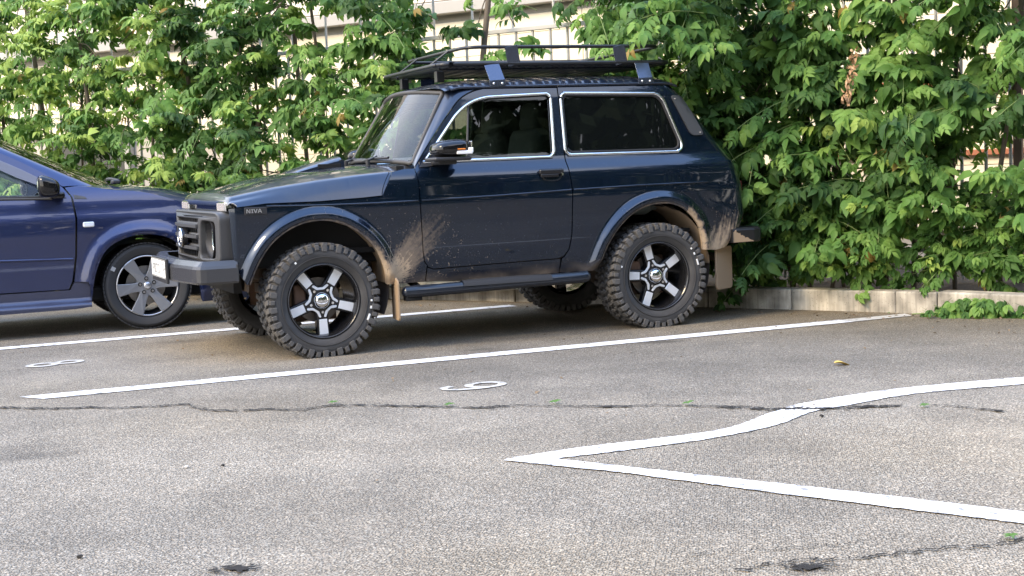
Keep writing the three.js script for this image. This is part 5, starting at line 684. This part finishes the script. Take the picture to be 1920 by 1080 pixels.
const seedShrub = shrub('shrub with a dry brown seed cluster hanging from it', 'shrub', null, { s0: 2.35, s1: 3.15, y0: 0.45, y1: 2.5, o0: -0.05, shoots: 180, kinds: mix, tones: [0, 1, 2, 2, 3], seed: 9, limit: 260 });
shrub('shrub at the far right edge beside the dark fence post', 'shrub', null, { s0: 3.05, s1: 4.1, y0: 0.45, y1: 2.5, o0: -0.05, shoots: 180, kinds: mix, tones: [0, 1, 1, 2, 2], seed: 10, limit: 260 });
shrub('low creeper with broad leaves spilling over the kerb behind the rear bumper', 'creeper', null, { name: 'creeper', s0: 1.45, s1: 2.35, y0: 0.2, y1: 0.75, o0: 0.08, o1: 0.4, shoots: 100, flop: 0.12, outward: 0.35, kinds: broad, tones: [0, 1, 2, 3], seed: 11, stems: 2, size: 0.85, limit: 240 });
shrub('low creeper with bright leaves spilling over the kerb at the end of the white line', 'creeper', null, { name: 'creeper', s0: 2.3, s1: 3.0, y0: 0.2, y1: 0.7, o0: 0.08, o1: 0.4, shoots: 90, flop: 0.12, outward: 0.35, kinds: creeper, tones: [1, 2, 3, 3], seed: 12, stems: 2, size: 0.85, limit: 240 });
shrub('low creeper spilling over the kerb at the right edge', 'creeper', null, { name: 'creeper', s0: 2.95, s1: 3.8, y0: 0.2, y1: 0.75, o0: 0.08, o1: 0.4, shoots: 100, flop: 0.12, outward: 0.35, kinds: creeper, tones: [1, 2, 2, 3], seed: 13, stems: 2, size: 0.85, limit: 240 });
{ // dry seed cluster
  const R = mulberry(44), base = seedShrub.position, top = W3(2.86, -0.3, 1.72), g = []; for (let i = 0; i < 90; i++) { const q = i / 90, p = V(top.x - 0.07 * q + (R() - 0.5) * 0.06 * (1 - 0.3 * q), top.y - 0.36 * q, top.z + (R() - 0.5) * 0.06); const l = leaflet(0.035 + 0.01 * R(), 0.014, 0.5, 0.3); l.applyQuaternion(new THREE.Quaternion().setFromEuler(new THREE.Euler(R() * 6, R() * 6, -1.2 + R()))); l.translate(p.x - base.x, p.y - base.y, p.z - base.z); g.push(l); }
  part(seedShrub, 'seed_cluster', g, std([0.42, 0.26, 0.14], 0.85)).userData.label = 'dry brown seed cluster';
}
{ // weed lying on the asphalt at the kerb
  const R = mulberry(61), t = thing('weed', 'limp green weed lying on the asphalt against the kerb at right', 'weed'); t.position.set(2.9, 0, -9.02);
  for (let i = 0; i < 120; i++) { const q = (R() + R() * 0.6) / 1.6, d = 0.36; const m = part(t, 'leaf', leafGeo[3 + ((R() * 4) | 0)], leafMats[1 + ((R() * 3) | 0)]); const h = (0.02 + 0.07 * R()) * (0.5 + Math.sin(q * 3.1)); m.position.set(lerp(-d, d, q) * 0.92 + 0.04 * (R() - 0.5), h, lerp(-0.11, 0.16, q) - 0.06 + 0.12 * R()); m.quaternion.copy(orient(V(R() - 0.5, -0.15, R() - 0.2), V((R() - 0.5) * 0.9, 1, 0.5 * R()))); m.scale.setScalar(0.4 + 0.35 * R()); }
  part(t, 'stem', [tube([[-0.36, 0.02, -0.1], [0, 0.04, 0.02], [0.34, 0.03, 0.14]], 0.004)], greenStem);
}
[[-0.837, -6.573, 'at the left part of the long crack'], [-0.296, -6.382, 'in the crack below the painted 9'], [0.169, -6.327, 'in the crack just right of the painted 9'], [0.74, -6.159, 'in the crack left of the wavy white line'], [1.685, -5.876, 'in the crack right of the wavy white line'], [1.32, -3.818, 'in the lower right crack']].forEach(([x, z, w], i) => { const R = mulberry(300 + i), t = thing('sprout', 'tiny green sprout ' + w, 'weed', 'sprouts in the cracks'); t.position.set(x, 0, z); for (let k = 0; k < 5; k++) { const m = part(t, 'leaf', leaflet(0.024, 0.01, 0.3, 0.5), leafMats[2]); m.quaternion.copy(orient(V(Math.cos(k * 1.3 + R()), 0.5, Math.sin(k * 1.3)), V(0, 1, 0.4))); m.scale.setScalar(0.7 + 0.6 * R()); m.position.y = 0.01; } });
{ const l = shade(new THREE.Mesh(leaflet(0.1, 0.06, 0.35, 0.3), std([0.62, 0.42, 0.1], 0.7))); l.name = 'fallen_leaf'; tag(l, 'yellow fallen leaf on the asphalt at right', 'leaf'); l.position.set(1.6, 0.012, -7.16); l.rotation.y = 0.1; scene.add(l); }
{ const R = mulberry(90), where = ['near the middle of the left foreground asphalt', 'left of the middle pebble in the left foreground', 'at the lower left corner', 'beside the wavy white line'];
  [[-1.091, -5.237], [-1.224, -5.234], [-1.257, -4.014], [1.229, -5.753]].forEach(([x, z], i) => { const g = new THREE.IcosahedronGeometry(0.006 + 0.004 * R(), 1), p = g.attributes.position; for (let k = 0; k < p.count; k++) { const f = 0.8 + 0.4 * hash2(Math.round(p.getX(k) * 1e4), Math.round(p.getY(k) * 1e4), 200 + i); p.setXYZ(k, p.getX(k) * f * 1.3, p.getY(k) * f * 0.7, p.getZ(k) * f); } g.computeVertexNormals(); const m = shade(new THREE.Mesh(g, i === 1 ? std([0.5, 0.48, 0.44], 0.9) : std([0.03, 0.028, 0.026], 0.9))); m.name = numbered('pebble'); tag(m, (i === 1 ? 'pale' : 'dark') + ' pebble ' + where[i], 'pebble'); m.position.set(x, 0.006, z); scene.add(m); }); }
{ // dry leaf crumbs blown against the kerb
  const R = mulberry(808), g = [], crumb = [leaflet(0.03, 0.016, 0.4, 0.5), leaflet(0.02, 0.008, 0.2, 0.2)];
  for (let i = 0; i < 420; i++) { const s = lerp(-5, 4, R()), near = R() < 0.6, o = near ? -0.16 - 0.25 * R() * R() : -0.3 - 5.5 * R() * R(), p = W3(s, o, 0.004 + 0.004 * R()), l = crumb[i % 2].clone(); l.applyQuaternion(new THREE.Quaternion().setFromEuler(new THREE.Euler((R() - 0.5) * 0.9, R() * 6.28, (R() - 0.5) * 0.5))); l.scale(0.5 + 0.7 * R(), 0.6, 0.5 + 0.7 * R()); l.translate(p.x, p.y, p.z); g.push(l); }
  const m = shade(new THREE.Mesh(merge(g), std([0.2, 0.14, 0.08], 0.9))); m.name = 'leaf_litter'; tag(m, 'crumbs of dry leaves on the asphalt along the kerb', 'leaf litter', null, 'stuff'); scene.add(m);
}
renderer.render(scene, camera);
